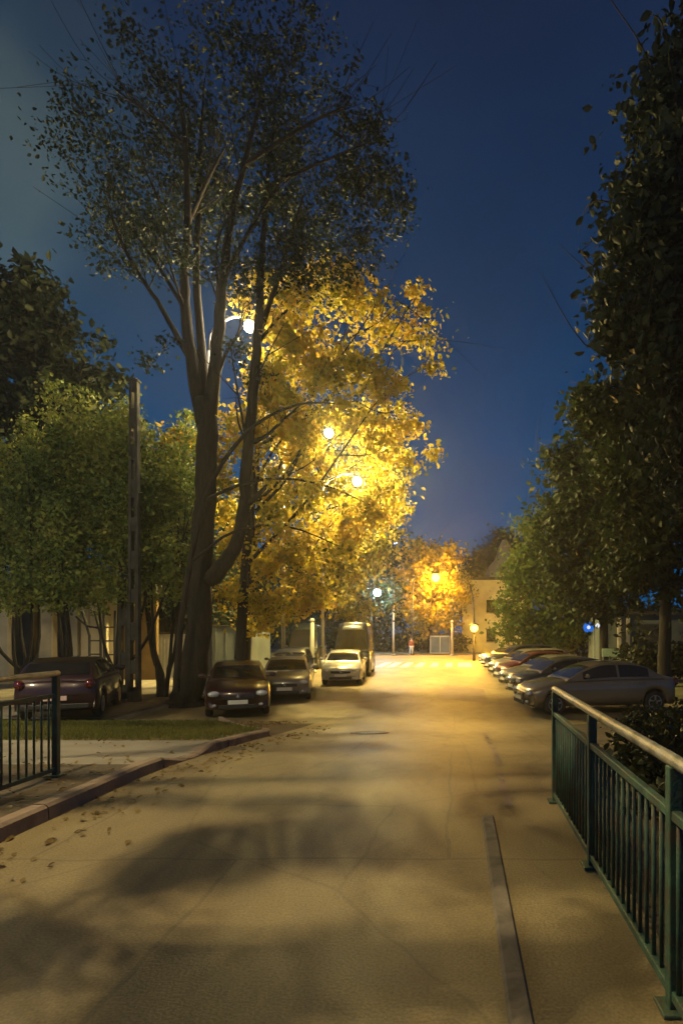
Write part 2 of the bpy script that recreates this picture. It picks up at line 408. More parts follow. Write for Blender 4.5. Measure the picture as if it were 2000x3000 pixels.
# ------------------------------------------------------------ street lamps
def add_light(name, loc, col, power, rad, parent):
    l = bpy.data.lights.new(name, 'POINT'); l.energy = power; l.color = col; l.shadow_soft_size = rad
    o = bpy.data.objects.new(name, l); COL.objects.link(o); o.location = loc; o.parent = parent; return o
def street_lamp(label, head, pole_x, col, power, rad=.22, pr=.09, dark=False, group='tall street lamps with arms', gy=None, tall_pole=True):
    hx, hy, hz = head; zb = gz(hy)
    root = empty('street_lamp', (pole_x, hy, zb), label=label, cat='street lamp', group=group)
    H = hz-zb; dx = hx-pole_x; pm = M['darkpole'] if dark else M['pole']
    m = MB(); m.tube([(0, 0, 0), (0, 0, H*.5), (0, 0, H-.9)], [pr*1.25, pr, pr*.7], 12); m.lathe([(pr*1.9, 0), (pr*1.9, .5), (pr*1.3, .6)], n=12)
    m.build('pole', pm, root, smooth=True)
    m = MB(); m.tube([(0, 0, H-.9), (dx*.03, 0, H-.35), (dx*.2, 0, H+.1), (dx*.6, 0, H+rad+.12), (dx, 0, H+rad+.14)], [pr*.6]*5, 8); m.build('arm', pm, root, smooth=True)
    m = MB(); s = 1 if dx > 0 else -1
    m.lathe([(0, rad+.22), (.12, rad+.2), (rad*.8, rad*.95), (rad*.85, rad*.72), (rad*.7, rad*.72)], (dx, 0, 0+H), n=20); m.build('housing', M['housing'], root, smooth=True)
    m = MB(); m.ball((dx, 0, H), rad*.86, 20, 12)
    m.build('lens', emis('lit_lens', col, 14), root, smooth=True)
    add_light('bulb', (dx, 0, H), col, power, rad, root)
    LAMPS.append((head, rad+.4))
    return root
SOD = (1.0, .76, .25); WARM = (1.0, .82, .52); ORG = (1.0, .47, .04); COOL = (.62, .9, 1.0)
PW = 2.3
D3, D2, D1 = 20.6, 28.0, 37.0
street_lamp('tall lamp with pale arm glowing warm white between the limbs of the big tree', P(573, 750, D3), -9.03, WARM, 2200*PW, .24)
street_lamp('middle yellow lamp shining through golden leaves, upper of the two yellow lamps', P(755, 995, D2), -8.6, SOD, 22000*PW, .26)
street_lamp('brightest yellow lamp in front of golden foliage, lower of the two yellow lamps', P(820, 1106, D1), -8.8, SOD, 20000*PW, .36)
street_lamp('unseen street lamp left of the frame, placed to light shrubs and cream pillars', (-12.2, 9.6, 4.6), -13.2, (1, .88, .50), 1500*PW, .2)  # off-frame lamp set low so its light passes under the shrub crowns
street_lamp('street lamp over the left kerb above the viewer', (-4.5, 2.0, 9.6), -6.9, (1, .80, .42), 3500*PW, .045)
street_lamp('orange street lamp in the tree beyond the crossing', P(1000, 1327, 58), -4.6, ORG, 22000*PW, .5, group='lamps beyond the crossing', dark=True)
street_lamp('cool bluish white lamp above the dark hedge', P(866, 1361, 54), -8.2, COOL, 5000*PW, .42, group='lamps beyond the crossing', dark=True)
street_lamp('faint small bluish lamp high beside the golden tree', P(908, 1247, 75), -9.6, (.6, .75, 1), 260, .22, group='lamps beyond the crossing')
# gooseneck lamp at the end of the row of cars
def gooseneck():
    c = P(1088, 1443, 47); x, y, z = c
    root = empty('gooseneck_lamp', (x, y, 0), label='low orange lantern on dark gooseneck mast beside the far parked cars', cat='street lamp', group='lamps beyond the crossing')
    m = MB(); m.tube([(0, 0, 0), (0, 0, 1.2), (0, 0, 4.2), (-.1, 0, 5.4), (-.35, 0, 6.3), (-.55, 0, 6.7)], [.14, .1, .08, .07, .06, .05], 10); m.build('pole', M['darkpole'], root, smooth=True)
    m = MB(); m.box((0, -.18, z+.42), (.06, .4, .05)); m.lathe([(.1, .36), (.42, .2), (.42, .16)], (0, -.45, z+.1), n=16); m.build('lantern_hood', M['housing'], root)
    m = MB(); m.ball((0, -.45, z), .3, 16, 10); m.build('lens', emis('lit_lens', ORG, 14), root, smooth=True)
    add_light('bulb', (0, -.45, z), ORG, 5200*PW, .34, root); LAMPS.append(((x, y-.45, z), 1.2))
gooseneck()

# ------------------------------------------------------------ railings
def railing(x, y0, y1, side, label):
    """side: +1 the outer face is at +x"""
    z0 = .75+(.12 if x < 0 else 0)
    root = empty('railing', (x, y1, z0), label=label, cat='railing', group='green railings')
    L_ = y1-y0; m = MB()
    m.tube([(0, 0, 1.12), (0, -L_, 1.12)], .032, 10); m.build('handrail', M['steel'], root, smooth=True)
    m = MB(); m.box((0, -L_/2, .88), (.045, L_, .045)); m.build('upper_rail', M['green_metal'], root, bevel=.006)
    m = MB(); m.box((0, -L_/2, .08), (.045, L_, .045)); m.build('bottom_rail', M['green_metal'], root, bevel=.006)
    n = int(L_/1.55)
    for i in range(n+1):
        m = MB(); m.box((0, -i*1.55-.03, .55), (.06, .06, 1.09)); m.box((0, -i*1.55-.03, .01), (.14, .14, .02)); m.build('post', M['green_metal'], root, bevel=.006)
    cnt = 0
    yy = -.14
    while yy > -L_+.05 and cnt < 99:
        if abs((yy+.03) % 1.55) > .05:
            m = MB(); m.tube([(0, yy, .1), (0, yy, .86)], .011, 6); m.build('baluster', M['green_metal'], root, smooth=True); cnt += 1
        yy -= .105
    return root
railing(.97, -4.5, 5.67, 1, 'green metal railing with pale handrail on the right edge of the road')
railing(-4.37, -2.5, 6.2, -1, 'green metal railing with pale handrail on the left verge')
railing(-5.6, -1.5, 5.9, -1, 'second green railing standing behind the left verge railing')

# ------------------------------------------------------------ cars
def interp(pts):
    xs_ = [p[0] for p in pts]; zs = [p[1] for p in pts]
    def f(x):
        if x <= xs_[0]: return zs[0]
        if x >= xs_[-1]: return zs[-1]
        i = max(j for j in range(len(xs_)) if xs_[j] <= x)
        i = min(i, len(xs_)-2); t = (x-xs_[i])/(xs_[i+1]-xs_[i])
        def sl(j):
            if j <= 0 or j >= len(xs_)-1: return None
            a = (zs[j]-zs[j-1])/(xs_[j]-xs_[j-1]); b = (zs[j+1]-zs[j])/(xs_[j+1]-xs_[j])
            return 0 if a*b <= 0 else 2*a*b/(a+b)
        d = (zs[i+1]-zs[i])/(xs_[i+1]-xs_[i]); m0 = sl(i); m1 = sl(i+1); m0 = d if m0 is None else m0; m1 = d if m1 is None else m1
        h = xs_[i+1]-xs_[i]
        return (2*t**3-3*t*t+1)*zs[i]+(t**3-2*t*t+t)*h*m0+(-2*t**3+3*t*t)*zs[i+1]+(t**3-t*t)*h*m1
    return f

KINDS = {
 'hatch': dict(L=3.9, W=1.72, top=[(0, .60), (.03, .70), (.12, .78), (.5, .90), (.95, .97), (3.2, 1.0), (3.75, .97), (3.87, .86), (3.9, .62)],
      roof=[(.85, .95), (1.55, 1.36), (2.0, 1.46), (2.7, 1.47), (3.35, 1.38), (3.72, 1.05), (3.8, .95)], win=(1.28, 3.3), ws=(.98, 1.5), rw=(3.42, 3.70)),
 'sedan': dict(L=4.5, W=1.78, top=[(0, .55), (.03, .66), (.14, .74), (.6, .86), (1.2, .95), (3.4, 1.0), (4.3, 1.0), (4.46, .9), (4.5, .6)],
      roof=[(1.1, .93), (1.9, 1.33), (2.3, 1.43), (2.9, 1.44), (3.3, 1.38), (3.95, 1.05), (4.05, .98)], win=(1.6, 3.55), ws=(1.25, 1.85), rw=(3.42, 3.88)),
 'wagon': dict(L=4.3, W=1.76, top=[(0, .6), (.03, .7), (.13, .79), (.55, .92), (1.05, .99), (3.6, 1.02), (4.15, 1.0), (4.27, .88), (4.3, .62)],
      roof=[(.95, .97), (1.65, 1.4), (2.1, 1.5), (3.3, 1.52), (3.95, 1.45), (4.15, 1.1), (4.2, .99)], win=(1.38, 3.85), ws=(1.05, 1.6), rw=(3.99, 4.13)),
 'suv': dict(L=4.3, W=1.8, top=[(0, .7), (.03, .85), (.12, .94), (.55, 1.03), (1.0, 1.08), (3.6, 1.12), (4.15, 1.1), (4.27, .95), (4.3, .7)],
      roof=[(.95, 1.06), (1.55, 1.5), (2.0, 1.64), (3.2, 1.66), (3.9, 1.58), (4.12, 1.2), (4.2, 1.09)], win=(1.3, 3.8), ws=(1.05, 1.5), rw=(3.95, 4.11)),
 'van': dict(L=5.2, W=2.05, top=[(0, .8), (.03, 1.0), (.12, 1.12), (.4, 1.22), (.8, 1.32), (4.6, 1.36), (5.1, 1.36), (5.17, 1.2), (5.2, .8)],
      roof=[(.6, 1.28), (1.0, 2.1), (1.3, 2.75), (1.6, 2.95), (3.4, 3.0), (5.0, 2.96), (5.1, 2.6), (5.14, 1.3)], win=(.95, 1.95), ws=(.68, 1.18), rw=(5.05, 5.1)),
}
def car(name, label, kind, paintmat, loc, rot, group=None, cat='car', lights_on=False, scale=1.0, plate_mat=None, roofbar=False):
    K = KINDS[kind]; L_ = K['L']; W = K['W']/2; top = interp(K['top']); roof = interp(K['roof'])
    root = empty(name, loc, rot, label=label, cat=cat, group=group); root.scale = (scale,)*3
    zt0 = top(0); tall = kind == 'van'
    wr = .31 if not tall else .36
    wy = (.78, L_-.78 if not tall else L_-1.1)
    def w(y):
        a = min(1, y/.6); b = min(1, (L_-y)/.5)
        return W*(.86+.14*math.sqrt(max(0, 1-(1-a)**2)))*(.9+.1*math.sqrt(max(0, 1-(1-b)**2)))
    def shift(y, fx):
        s = abs(fx)**4; e = .20*s
        if y < .6: return e*(1-y/.6)
        if y > L_-.5: return -e*.7*(1-(L_-y)/.5)
        return 0
    def arch(y):
        z = 0
        for c in wy:
            d2 = (wr+.07)**2-(y-c)**2
            if d2 > 0: z = max(z, wr+math.sqrt(d2))
        return z
    ys_ = sorted(set([0, .015, .03, .07, .12, .2, .3] + [round(v, 3) for v in frange(.36, L_-.3, .062)] + [L_-.22, L_-.14, L_-.08, L_-.04, L_-.015, L_]))
    m = MB(); rows = []
    for y in ys_:
        ww = w(y); zt = top(y); zb = .24 if .1 < y < L_-.1 else .28
        zs = max(zb+.3, zt-.09 if y > .1 else zt-.05); ar = arch(y); zb2 = max(zb, ar); zm = max(.5, zb2+.015); zs = max(zs, zm+.02)
        half = [(0, zb), (.80, zb), (.965, max(zb+.02, zb2)), (.985, zb2+.012), (1.0, zm), (.99, (zm+zs)/2), (.975, zs-.01), (.93, zs+.035), (.80, max(zt, zs+.04)), (.4, max(zt, zs+.04)+.015), (0, max(zt, zs+.04)+.02)]
        if ar: half[1] = (.72, zb); half[2] = (.74, zb2)
        ring = [(fx*ww, y+shift(y, fx), z) for fx, z in half]+[(-fx*ww, y+shift(y, fx), z) for fx, z in half[-2:0:-1]]
        rows.append(ring)
    n = len(rows[0]); vs = [p for r in rows for p in r]
    fs = [(i*n+k, i*n+(k+1) % n, (i+1)*n+(k+1) % n, (i+1)*n+k) for i in range(len(rows)-1) for k in range(n)]
    fs += [tuple(range(n)), tuple((len(rows)-1)*n+k for k in range(n))]
    m.add(vs, fs)
    # greenhouse
    y0, y1 = K['roof'][0][0], K['roof'][-1][0]
    tum = .30 if not tall else .10
    def gw(y): 
        r = roof(y); b = w(y)*.935; return b, max(.3, b-tum*max(0, r-top(y))-.03)
    gy_ = frange(y0, y1, .07); rows = []
    for y in gy_:
        b, t = gw(y); zb = top(y)-.03; zr = max(roof(y), zb+.01); h = zr-zb; e = min(1, h/.3)
        half = [(b, zb), (b-(b-t)*.5, zb+h*.52), (t+.015, zb+h*(1-.16*e)), (t-.035, zb+h*(1-.05*e)), (t*.6, zb+h*.995), (0, zb+h+.01)]
        rows.append([(x, y, z) for x, z in half]+[(-x, y, z) for x, z in half[-2::-1]])
    n = len(rows[0]); vs = [p for r in rows for p in r]
    m.add(vs, [(i*n+k, i*n+k+1, (i+1)*n+k+1, (i+1)*n+k) for i in range(len(rows)-1) for k in range(n-1)]+[tuple(range(n)), tuple((len(rows)-1)*n+k for k in range(n))])
    m.build('body', paintmat, root, smooth=True)
    # windows
    def topz(y, x):
        b, t = gw(y); zb = top(y)-.03; h = max(roof(y), zb+.01)-zb; a = abs(x)/max(t, .01)
        return zb+h*(1.0-.005*min(1, a/.6) - (.05*min(1, h/.3)*max(0, (a-.6)/.4)))+.01*(1-min(1, a/.6))
    for nm, (a, b_) in (('windscreen', K['ws']), ('rear_window', K['rw'])):
        mm = MB(); sgn = -1 if nm == 'windscreen' else 1; rr = []
        for y in frange(a, b_, .05):
            t = gw(y)[1]-.07; sl = (roof(y+.02)-roof(y-.02))/.04; nrm = Vector((0, -sl, 1)).normalized()*.012
            rr.append([(t*s, y+nrm.y, topz(y, t*s)+nrm.z) for s in (-1, -.75, -.5, -.25, 0, .25, .5, .75, 1)])
        mm.grid(rr); mm.build(nm, M['glass'], root, smooth=True)
    def sidewin(a, b_, sd):
        mm = MB(); rr = []
        for y in frange(a, b_, .06):
            b, t = gw(y); zb = top(y)-.03; h = max(roof(y), zb+.01)-zb; r_ = []
            for f in (.1, .35, .6, .83):
                if f <= .52: x = b-(b-t)*.5*(f/.52)
                else: x = b-(b-t)*.5 + ((t+.015)-(b-(b-t)*.5))*(f-.52)/.32
                r_.append((sd*(x+.008), y, zb+.02+(h-.02)*f))
            rr.append(r_)
        mm.grid(rr); mm.build('side_window', M['glass'], root, smooth=True)
    a, b_ = K['win']; md = a+(b_-a)*.53
    for sd in (-1, 1):
        if tall: sidewin(a, b_, sd)
        else: sidewin(a, md-.035, sd); sidewin(md+.035, b_, sd)
    # lamps
    for sd in (-1, 1):
        mm = MB(); hx = W*.70; hz = zt0+.07
        mm.ball((sd*hx, .10, hz), (.155, .10, .085), 14, 8); mm.build('headlight', M['lens'] if not lights_on else M['lens'], root, smooth=True)
        mm = MB(); mm.ball((sd*W*.68, .05, .37), (.06, .05, .04), 10, 6); mm.build('fog_light', M['lens'], root, smooth=True)
        mm = MB(); tz = (.86 if kind != 'van' else 1.1)+(.1 if kind == 'suv' else 0); mm.ball((sd*W*.80, L_-.10, tz), (.11, .10, .12 if not tall else .25), 12, 8); mm.build('tail_light', M['tail'], root, smooth=True)
        mm = MB(); my = K['win'][0]+.06; bz = top(my)+.08
        mm.ball((sd*(w(my)+.10), my, bz+.03), (.10, .05, .065), 12, 8); mm.box((sd*(w(my)*.96), my, bz-.01), (.14, .035, .03)); mm.build('wing_mirror', paintmat if not tall else M['trim'], root, smooth=True)
        for dy in ((md-.18, b_-.25) if not tall else (b_-.1,)):
            mm = MB(); mm.box((sd*(W*.985+.005), dy, top(dy)-.16), (.03, .16, .025)); mm.build('door_handle', paintmat, root, bevel=.006)
    mm = MB(); mm.box((0, -.002, zt0-.02), (W*.95, .03, .10)); 
    for i in range(3): mm.box((0, -.012, zt0-.055+i*.035), (W*.9, .03, .008))
    mm.build('grille', M['trim'], root, bevel=.01)
    mm = MB(); mm.box((0, .0, .33), (W*1.1, .03, .11)); mm.build('lower_grille', M['trim'], root, bevel=.015)
    mm = MB(); mm.lathe([(.045, -.02), (.045, -.03), (.03, -.036)], (0, 0, zt0-.0), axis='Y', n=14); mm.build('badge', M['chrome'], root)
    mm = MB(); mm.box((0, -.015, .45), (.5, .02, .11)); mm.build('number_plate', plate_mat or M['plate'], root, bevel=.004)
    mm = MB(); mm.box((0, L_+.012, .52 if kind != 'hatch' else .55), (.5, .02, .11)); mm.build('number_plate', plate_mat or M['plate'], root, bevel=.004)
    mm = MB(); mm.box((0, L_-.01, .36), (W*1.6, .04, .12)); mm.build('rear_bumper', M['trim'], root, bevel=.02)
    for cy in wy:
        for sd in (-1, 1):
            wm = MB(); X = sd*(W-.12)
            wm.lathe([(wr*.62, -.095), (wr*.86, -.10), (wr*.97, -.075), (wr, -.04), (wr, .04), (wr*.97, .075), (wr*.86, .10), (wr*.62, .095)], (X, cy, wr), 'X', 28)
            wh = wm.build('wheel', M['tyre'], root, smooth=True)
            rm = MB(); o_ = sd*.085
            rm.lathe([(wr*.64, o_-.02), (wr*.64, o_+sd*.014), (wr*.57, o_+sd*.014), (wr*.55, o_-sd*.03)], (X, cy, wr), 'X', 28)
            for q in range(5):
                an = 2*math.pi*q/5+.3
                rot_ = Matrix.Rotation(an, 3, 'X'); c_ = Vector((X+o_, cy, wr))+rot_ @ Vector((0, wr*.31, 0)); rm.box(c_, (.03, wr*.56, wr*.17), rot_)
            rm.lathe([(.06, o_-.03), (.06, o_+sd*.02)], (X, cy, wr), 'X', 14)
            rm.build('rim', M['rim'], wh)
    if roofbar:
        mm = MB()
        for yy in (1.9, 3.0): mm.box((0, yy, roof(yy)+.05), (W*1.5, .05, .03))
        mm.build('roof_rack', M['trim'], root)
    return root

pr = {k: paint(k, c) for k, c in dict(maroon=(.032, .009, .007), silver=(.20, .175, .14), black=(.02, .02, .024), white=(.52, .49, .42), plum=(.035, .014, .017), navy=(.03, .027, .03), beige=(.19, .15, .10), grey=(.07, .062, .055), red=(.09, .018, .012), green=(.012, .018, .014), pearl=(.16, .14, .11)).items()}
LG = 'cars parked along the left side'; RG = 'cars parked nose-in on the right'
car('parked_car', 'dark maroon hatchback facing the road on the grass edge by the big tree', 'hatch', pr['maroon'], (-6.08, 15.7, gz(15.7)+.01), R(21), LG, scale=1.03)
car('parked_car', 'silver estate car parked behind the dark maroon hatchback', 'wagon', pr['silver'], (-5.95, 19.5, .01), R(13), LG)
car('parked_car', 'dark suv of which the roof shows above the silver estate car', 'suv', pr['black'], (-7.35, 24.3, .01), R(10), LG)
car('parked_car', 'white hatchback facing the camera in front of the tall van', 'hatch', pr['white'], (-5.2, 25.2, .01), R(6), LG, scale=1.06)
car('parked_van', 'tall dark van parked behind the white hatchback', 'van', pr['black'], (-5.65, 29.9, .01), R(5), LG, 'van')
car('parked_van', 'dark green van far back under the golden trees', 'van', pr['green'], (-9.8, 35.5, .01), R(6), LG, 'van')
th = -158; car('parked_car', 'plum coloured hatchback seen from behind beside the left railing', 'hatch', pr['plum'], (-10.1-.375*4.2, 14.2+.927*4.2, .17), R(th), LG, scale=1.08, plate_mat=surf('pink_plate', (.5, .33, .32), (.6, .42, .4), 10, .4, 0))
car('parked_car', 'reddish car roof showing behind the left railing at the edge of the picture', 'sedan', pr['red'], (-15.6-.3*4.2, 15.0+4.0, .12), R(-164), LG)
rc = [('sedan', 'beige', 17.1, 'nearest beige car with dark windows beside the right railing', 1.85, -80),
      ('hatch', 'grey', 20.8, 'second car of the right row, grey with dark windows', 1.95, -76),
      ('sedan', 'pearl', 23.9, 'third car of the right row, pale saloon', 1.9, -75),
      ('hatch', 'red', 27.0, 'fourth car of the right row, dark red hatchback', 1.85, -74),
      ('wagon', 'silver', 30.2, 'fifth car of the right row, silver estate', 1.8, -74),
      ('suv', 'navy', 33.6, 'sixth car of the right row, dark blue and tall', 1.75, -73),
      ('hatch', 'white', 37.0, 'seventh car of the right row, small and white', 1.7, -72),
      ('sedan', 'grey', 40.4, 'last and farthest car of the right row, by the crossing', 1.7, -72)]
for kd, c, d, lb, x, an in rc:
    car('parked_car', lb, kd, pr[c], (x, d, .01), R(an), RG, scale=1.06 if d < 18 else 1.0)

# ------------------------------------------------------------ left background
def colonnade():
    x0, x1, y = -22.5, -15.6, 26.0
    root = empty('arcade_building', ((x0+x1)/2, y, 0), label='low building with cream pillars and ochre walls behind the shrubs', cat='building')
    cx = (x0+x1)/2
    def px(p, d=y): return (p-VX)*d/F-cx
    m = MB(); m.box((0, 1.6, 2.1), (x1-x0+2, .2, 4.2)); m.build('wall', M['ochre'], root)
    m = MB(); m.box((0, .3, 4.45), (x1-x0+2.6, 3.4, .5)); m.build('roof', M['roof'], root, bevel=.03)
    m = MB(); m.box((px(10), 1.44, 2.0), (.5, .1, 4.0)); m.box((px(95), 1.44, 2.0), (.35, .1, 4.0)); m.build('door', M['door'], root)
    for a, b in ((22, 50), (118, 148)):
        m = MB(); w_ = (b-a)*y/F; m.box((px((a+b)/2), -.6, 2.1), (w_, .35, 4.2)); m.build('pillar', M['cream'], root, bevel=.02)
    for a, b in ((172, 196), (204, 222), (224, 262)):
        m = MB(); w_ = (b-a)*y/F; m.box((px((a+b)/2), -.4, 2.1), (w_, .3, 4.2)); m.build('wall_panel', M['cream'] if a > 200 else M['palebrick'], root, bevel=.02)
    m = MB(); m.box((px(244), -.2, 2.1), (1.5, .2, 4.2)); m.build('wall_panel', M['cream'], root, bevel=.02)
colonnade()
def trellis(p0, p1, d, label, curved):
    x0 = (p0-VX)*d/F; x1 = (p1-VX)*d/F; root = empty('garden_trellis', ((x0+x1)/2, d, 0.1), label=label, cat='trellis', group='iron trellises by the shrubs')
    w_ = (x1-x0)/2; m = MB()
    for s in (-1, 1): m.tube([(s*w_, 0, 0), (s*w_, 0, 2.2), (s*w_*1.1-(.25 if curved else 0), 0, 3.1)], .045, 8)
    m.build('upright', M['darkpole'], root)
    m = MB()
    for z in (1.5, 2.0, 2.5): m.box((0, 0, z), (2*w_, .04, .05))
    if curved: m.tube([(-w_-.5, 0, 2.9), (-w_-.1, 0, 2.55), (w_, 0, 2.45)], .035, 6)
    m.build('crossbar', M['darkpole'], root)
trellis(206, 232, 21.0, 'dark iron trellis with curved top rail against cream wall', True)
trellis(240, 264, 20.6, 'dark iron trellis beside the slotted concrete pole', False)
def wall_obj(name, label, p0, p1, ytop, d, mat, cat='wall', ribs=0, th=.2, zb=0):
    x0 = (p0-VX)*d/F; x1 = (p1-VX)*d/F; zt = EYE-(ytop-VY)*d/F
    root = empty(name, ((x0+x1)/2, d, zb), label=label, cat=cat); w_ = x1-x0
    m = MB(); m.box((0, 0, (zt-zb)/2), (w_, th, zt-zb)); 
    m.build('panel', mat, root, bevel=.01)
    if ribs:
        m = MB()
        for i in range(ribs): m.box((-w_/2+(i+.5)*w_/ribs, -th/2-.02, (zt-zb)/2), (.04, .03, zt-zb-.1))
        m.build('batten', mat, root)
    m = MB(); m.box((0, 0, zt-zb+.04), (w_+.08, th+.1, .08)); m.build('coping', M['roof'], root, bevel=.01)
    return root
wall_obj('garden_wall', 'pale ribbed wall between the concrete pole and the big tree', 322, 432, 1456, 29, M['fencewall'], ribs=14)
wall_obj('garage_block', 'slate coloured garage wall behind the maroon hatchback', 468, 600, 1440, 31, M['bluewall'], 'garage', ribs=6, th=3)
def slot_pole(px, ytop, d, label, slots, zb=.1):
    x = (px-VX)*d/F; zt = EYE-(ytop-VY)*d/F
    root = empty('concrete_pole', (x, d, zb), label=label, cat='utility pole', group='slotted concrete poles'); H = zt-zb
    m = MB(); n = int(H/1.15)
    wb, wt = .14, .085
    for s in (-1, 1):
        m.add([(s*wb-.05, -.1, 0), (s*wb+.05, -.1, 0), (s*wb+.05, .1, 0), (s*wb-.05, .1, 0), (s*wt-.045, -.08, H), (s*wt+.045, -.08, H), (s*wt+.045, .08, H), (s*wt-.045, .08, H)],
              [(0, 3, 2, 1), (4, 5, 6, 7), (0, 1, 5, 4), (1, 2, 6, 5), (2, 3, 7, 6), (3, 0, 4, 7)])
    for i in range(n+1):
        z = i*H/n; w_ = wb+(wt-wb)*z/H; hh = .16 if slots else .5
        if not slots and i % 3 == 0: hh = .2
        m.box((0, 0, min(H-.1, max(.2, z))), (w_*2, .14, .45 if i % 2 else .6))
    m.build('shaft', M['concpole'], root)
    m = MB(); m.box((0, 0, H-.5), (.9, .08, .08)) if False else m.box((0, 0, H+.03), (.34, .22, .06)); m.build('cap', M['concpole'], root)
slot_pole(309, 878, 18.7, 'tall slotted concrete pole rising above the green shrubs', True)
slot_pole(286, 1230, 19.6, 'shorter slotted concrete pole beside the tall one', True)

# ------------------------------------------------------------ trees
LY = leafmat('golden_leaf', [(.10, .10, .015), (.32, .28, .03), (.52, .42, .045), (.48, .29, .035), (.6, .5, .12)], .45, .5)
LD = leafmat('dark_leaf', [(.010, .018, .011), (.018, .028, .015), (.028, .038, .02)], .25)
LG_ = leafmat('olive_leaf', [(.04, .07, .02), (.10, .15, .04), (.22, .25, .06), (.28, .25, .07)], .4, .6)
LR = leafmat('green_leaf', [(.007, .013, .006), (.014, .025, .008), (.025, .04, .012), (.035, .036, .013)], .4, .3)

def SB(x, y, d, rx, ry, n, dep=None):     # blob from picture position at depth d
    c = P(x, y, d); a = rx*d/F; b = ry*d/F; return (c[0], c[1], c[2], a, dep or min(a, b)*.8+.4, b, n)
def lamp_sight_gap(C):
    # leaves cut along camera sight lines to the yellow lamps and the white one
    keep = np.ones(len(C), bool)
    for (x, y, d, r0) in ((573, 750, D3, .30), (755, 995, D2, .40), (820, 1106, D1, .62)):
        a = np.array([0, 0, EYE]); b = np.array(P(x, y, d)); u = (b-a)/np.linalg.norm(b-a)
        v = C-a; t = v@u; dist = np.linalg.norm(v-np.outer(t, u), axis=1); L_ = np.linalg.norm(b-a)
        rr = r0*(t/L_)**1.0
        keep &= ~((t > 4) & (t < L_+1.0) & (dist < rr))
    return keep
D = 18.7
def LP(*pts): return [P(x, y, d) for x, y, d in pts]
big = [
 (LP((428, 1640, D), (432, 1600, D), (452, 1500, D), (464, 1300, D), (474, 1150, D), (476, 1000, D), (470, 920, D)), [.78, .48, .40, .36, .33, .33, .33]),
 (LP((470, 980, D), (446, 860, D), (428, 720, D), (424, 620, D), (432, 500, D-.5), (425, 330, D-1), (410, 160, D-1)), [.26, .21, .17, .14, .11, .08, .03]),
 (LP((474, 960, D), (462, 800, D+.3), (452, 650, D+.5), (455, 520, D+.6), (462, 330, D+1), (470, 180, D+1)), [.2, .14, .12, .10, .07, .02]),
 (LP((474, 980, D), (492, 860, D), (505, 720, D-.3), (512, 640, D-.6), (528, 520, D-1), (560, 380, D-1.5), (600, 220, D-2)), [.27, .21, .17, .15, .11, .08, .03]),
 (LP((478, 1330, D), (520, 1290, D), (548, 1235, D), (560, 1160, D), (568, 1060, D), (580, 900, D-.1), (592, 780, D-.3), (598, 660, D-.3), (604, 560, D-.3), (612, 430, D), (630, 280, D)), [.3, .24, .20, .19, .18, .16, .14, .12, .10, .07, .03]),
 (LP((592, 770, D), (618, 700, D), (645, 620, D-.4), (668, 540, D-.6), (700, 440, D-1)), [.10, .085, .07, .05, .02]),
 (LP((562, 1165, D), (590, 1140, D), (622, 1105, D+.3), (648, 1060, D+.6)), [.12, .085, .06, .03]),
 (LP((580, 1015, D), (612, 1000, D), (650, 965, D+.3), (690, 930, D+.8)), [.10, .06, .045, .02]),
 (LP((590, 790, D), (615, 760, D), (645, 725, D+.5), (690, 690, D+1)), [.08, .055, .04, .02]),
 (LP((440, 830, D), (400, 760, D), (360, 690, D-.5), (320, 630, D-1), (280, 560, D-1.5), (250, 480, D-1.6)), [.13, .10, .08, .06, .045, .02]),
 (LP((428, 720, D), (395, 660, D), (355, 600, D-.4), (300, 520, D-.8)), [.09, .07, .05, .02]),
 (LP((424, 620, D), (400, 540, D), (370, 470, D), (330, 380, D)), [.08, .06, .045, .02]),
 (LP((512, 640, D-.6), (545, 580, D-.8), (590, 500, D-1), (640, 430, D-1.4)), [.09, .07, .05, .02]),
 (LP((500, 860, D), (520, 810, D), (545, 770, D), (560, 700, D)), [.07, .05, .03, .015]),
 (LP((430, 520, D), (470, 430, D-1), (520, 330, D-2)), [.08, .06, .02]),
 (LP((560, 380, D-1.5), (680, 300, D-2), (800, 240, D-2.5)), [.08, .05, .02]),
 (LP((612, 430, D), (720, 380, D-.5), (840, 330, D-1)), [.08, .05, .02]),
 (LP((425, 330, D-1), (340, 260, D-1.5), (260, 200, D-2)), [.06, .04, .02]),
]
def twigs(limbs, n, L0):
    out = []
    for pts, rads in limbs:
        for k in range(n):
            i = RNG.integers(len(pts)//2, len(pts)); i = min(i, len(pts)-1)
            a = np.array(pts[i-1]); b = np.array(pts[i]); t = RNG.uniform(0, 1); q = a*(1-t)+b*t
            d = (b-a)/np.linalg.norm(b-a)+RNG.normal(size=3)*np.array([.42, .3, .25])+np.array([0, 0, .35]); d /= np.linalg.norm(d); ln = L0*RNG.uniform(.5, 1.3); r0 = max(.014, rads[i]*.32)
            p1 = q+d*ln*.5+RNG.normal(size=3)*.06*ln; p2 = q+d*ln+np.array([0, 0, .12*ln])
            out.append(([tuple(q), tuple(p1), tuple(p2)], [r0, r0*.6, .006]))
            e = p1+(d+RNG.normal(size=3)*.5)*ln*.4; out.append(([tuple(p1), tuple(e)], [r0*.5, .005]))
    return out
top = [l for l in big[1:] if l[0][-1][2] > 10]
big = big+twigs(top, 9, 2.4)
